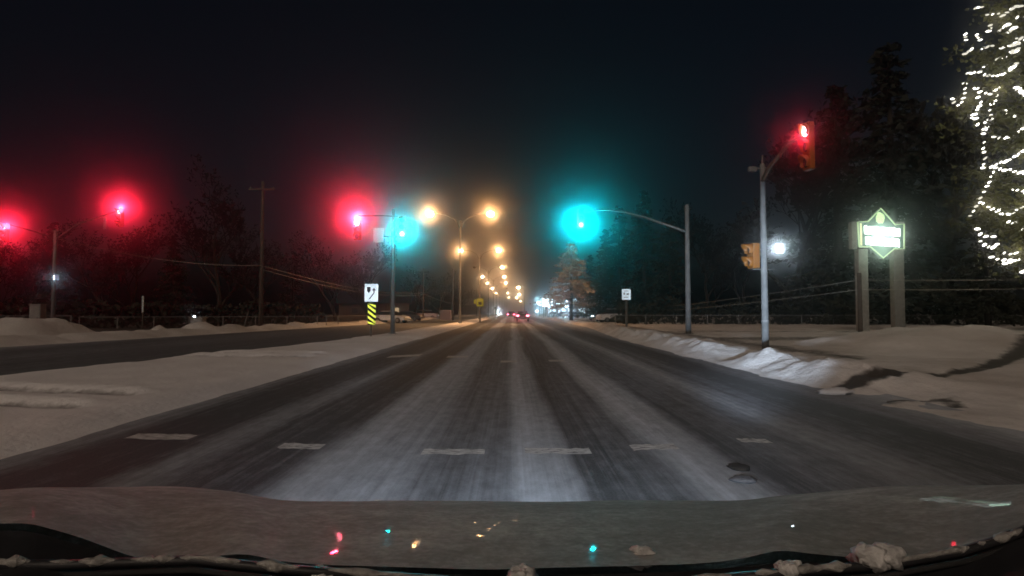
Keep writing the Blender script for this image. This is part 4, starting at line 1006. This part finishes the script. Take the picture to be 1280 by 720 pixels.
# frozen clumps on bonnet and wipers
def clump(px, py, D, r_, lab, cat='snow clump', dz=0.0):
    q = at(px, py, D); m = MB(); k = r_ / F * D
    for i in range(4):
        m.ell(q + Vector((random.gauss(0, k * .35), random.gauss(0, k * .3), random.gauss(0, k * .12) + dz)), (k * .75, k * .6, k * .55), 14, 9, 0.35, px + i)
    o = m.build('snow_clump', M['clump'], None, True); tag(o, lab, cat, 'frozen clumps on the bonnet and wipers')
clump(1094, 698, .77, 24, 'biggest frozen snow clump, caught on the wiper at the bonnet edge')
clump(985, 714, .76, 16, 'half-hidden frozen clump at the bottom edge between wiper and bonnet')
clump(797, 695, .86, 17, 'wide low frozen crust near the rear edge of the bonnet')
clump(536, 674, 1.02, 8, 'small round frozen clump near the middle of the bonnet')
clump(911, 684, .93, 10, 'pointed frozen clump on the bonnet before the wiper clump')
clump(655, 719, .76, 16, 'frozen clump peeking over the bottom edge of the view')
clump(470, 629, 1.56, 5, 'tiny frozen bump on the leading edge of the bonnet')
clump(988, 626, 1.5, 5, 'tiny frozen crumb where bonnet edge meets the wing bulge')
clump(1122, 617, 1.33, 7, 'flat pale chip of ice on the wing bulge')
clump(402, 724, .76, 20, 'icy lump low beside the long wiper')

# headlamp beams and one added spot
for s in (-1, 1):
    lamp('SPOT', 'headlight_beam', (s * 0.68, 1.75, 0.66), W(460), (0.78, 0.88, 1.0), t, (-7.4, 31, 3.0) if s < 0 else (7.8, 43, 3.6), R(20), 1.0, 0.06)
    lamp('SPOT', 'headlight_spread', (s * 0.68, 1.75, 0.68), W(22), (0.68, 0.82, 1.0), t, (s * 0.7, 22, 1.3), R(84), 1.0, 0.06)
lamp('SPOT', 'bank_fill_spot', (0.72, 1.75, 0.62), W(1900), (0.6, 0.77, 1.0), t, (6.3, 16.5, 2.0), R(23), 1.0, 0.06)  # added spot that brightens the ploughed bank

# ------------------------------------------------------------------ air, sky, sun
m = bpy.data.materials.new('haze'); m.use_nodes = True; nt = m.node_tree; nt.nodes.clear()
o_ = nt.nodes.new('ShaderNodeOutputMaterial'); v_ = nt.nodes.new('ShaderNodeVolumePrincipled')
v_.inputs['Color'].default_value = (0.9, 0.9, 0.92, 1); v_.inputs['Density'].default_value = 0.0042; v_.inputs['Anisotropy'].default_value = 0.983
nt.links.new(v_.outputs[0], o_.inputs['Volume']); m.cycles.homogeneous_volume = True
hz = MB(); hz.box((0, 490, 18.4), (1220, 1240, 39)); hz.build('haze', m)['kind'] = 'stuff'  # volume added to give the lamps a halo in place of lens glare

w = bpy.data.worlds.new('World'); S.world = w; w.use_nodes = True; nt = w.node_tree
sky = nt.nodes.new('ShaderNodeTexSky'); sky.sky_type = 'NISHITA'; sky.sun_disc = False
SUN_EL, SUN_AZ = 34, 200
sky.sun_elevation = R(SUN_EL); sky.sun_rotation = R(SUN_AZ); sky.altitude = 200
bg = nt.nodes['Background']; nt.links.new(sky.outputs[0], bg.inputs[0]); bg.inputs[1].default_value = 0.0013
sl = bpy.data.lights.new('sun', 'SUN'); sl.energy = 0.6; sl.angle = R(20); sl.color = (1, 0.79, 0.62)  # dim warm fill added for the night ambient; no sun is up
so = bpy.data.objects.new('sun', sl); COL.objects.link(so)
az = R(SUN_AZ); el = R(SUN_EL)
dirv = Vector((math.sin(az) * math.cos(el), math.cos(az) * math.cos(el), math.sin(el)))
so.rotation_euler = (-dirv).to_track_quat('-Z', 'Y').to_euler()

for o in list(bpy.data.objects):
    if 'free' in o: del o['free']
S.view_settings.view_transform = 'Standard'; S.view_settings.look = 'None'; S.view_settings.exposure = 0.4; S.view_settings.gamma = 1
S.render.engine = 'CYCLES'
c = S.cycles
c.use_denoising = True; c.volume_bounces = 0; c.max_bounces = 5; c.diffuse_bounces = 2; c.glossy_bounces = 3; c.transparent_max_bounces = 8
c.sample_clamp_indirect = 4.0; c.blur_glossy = 0.5; c.filter_width = 1.6
c.use_light_tree = True
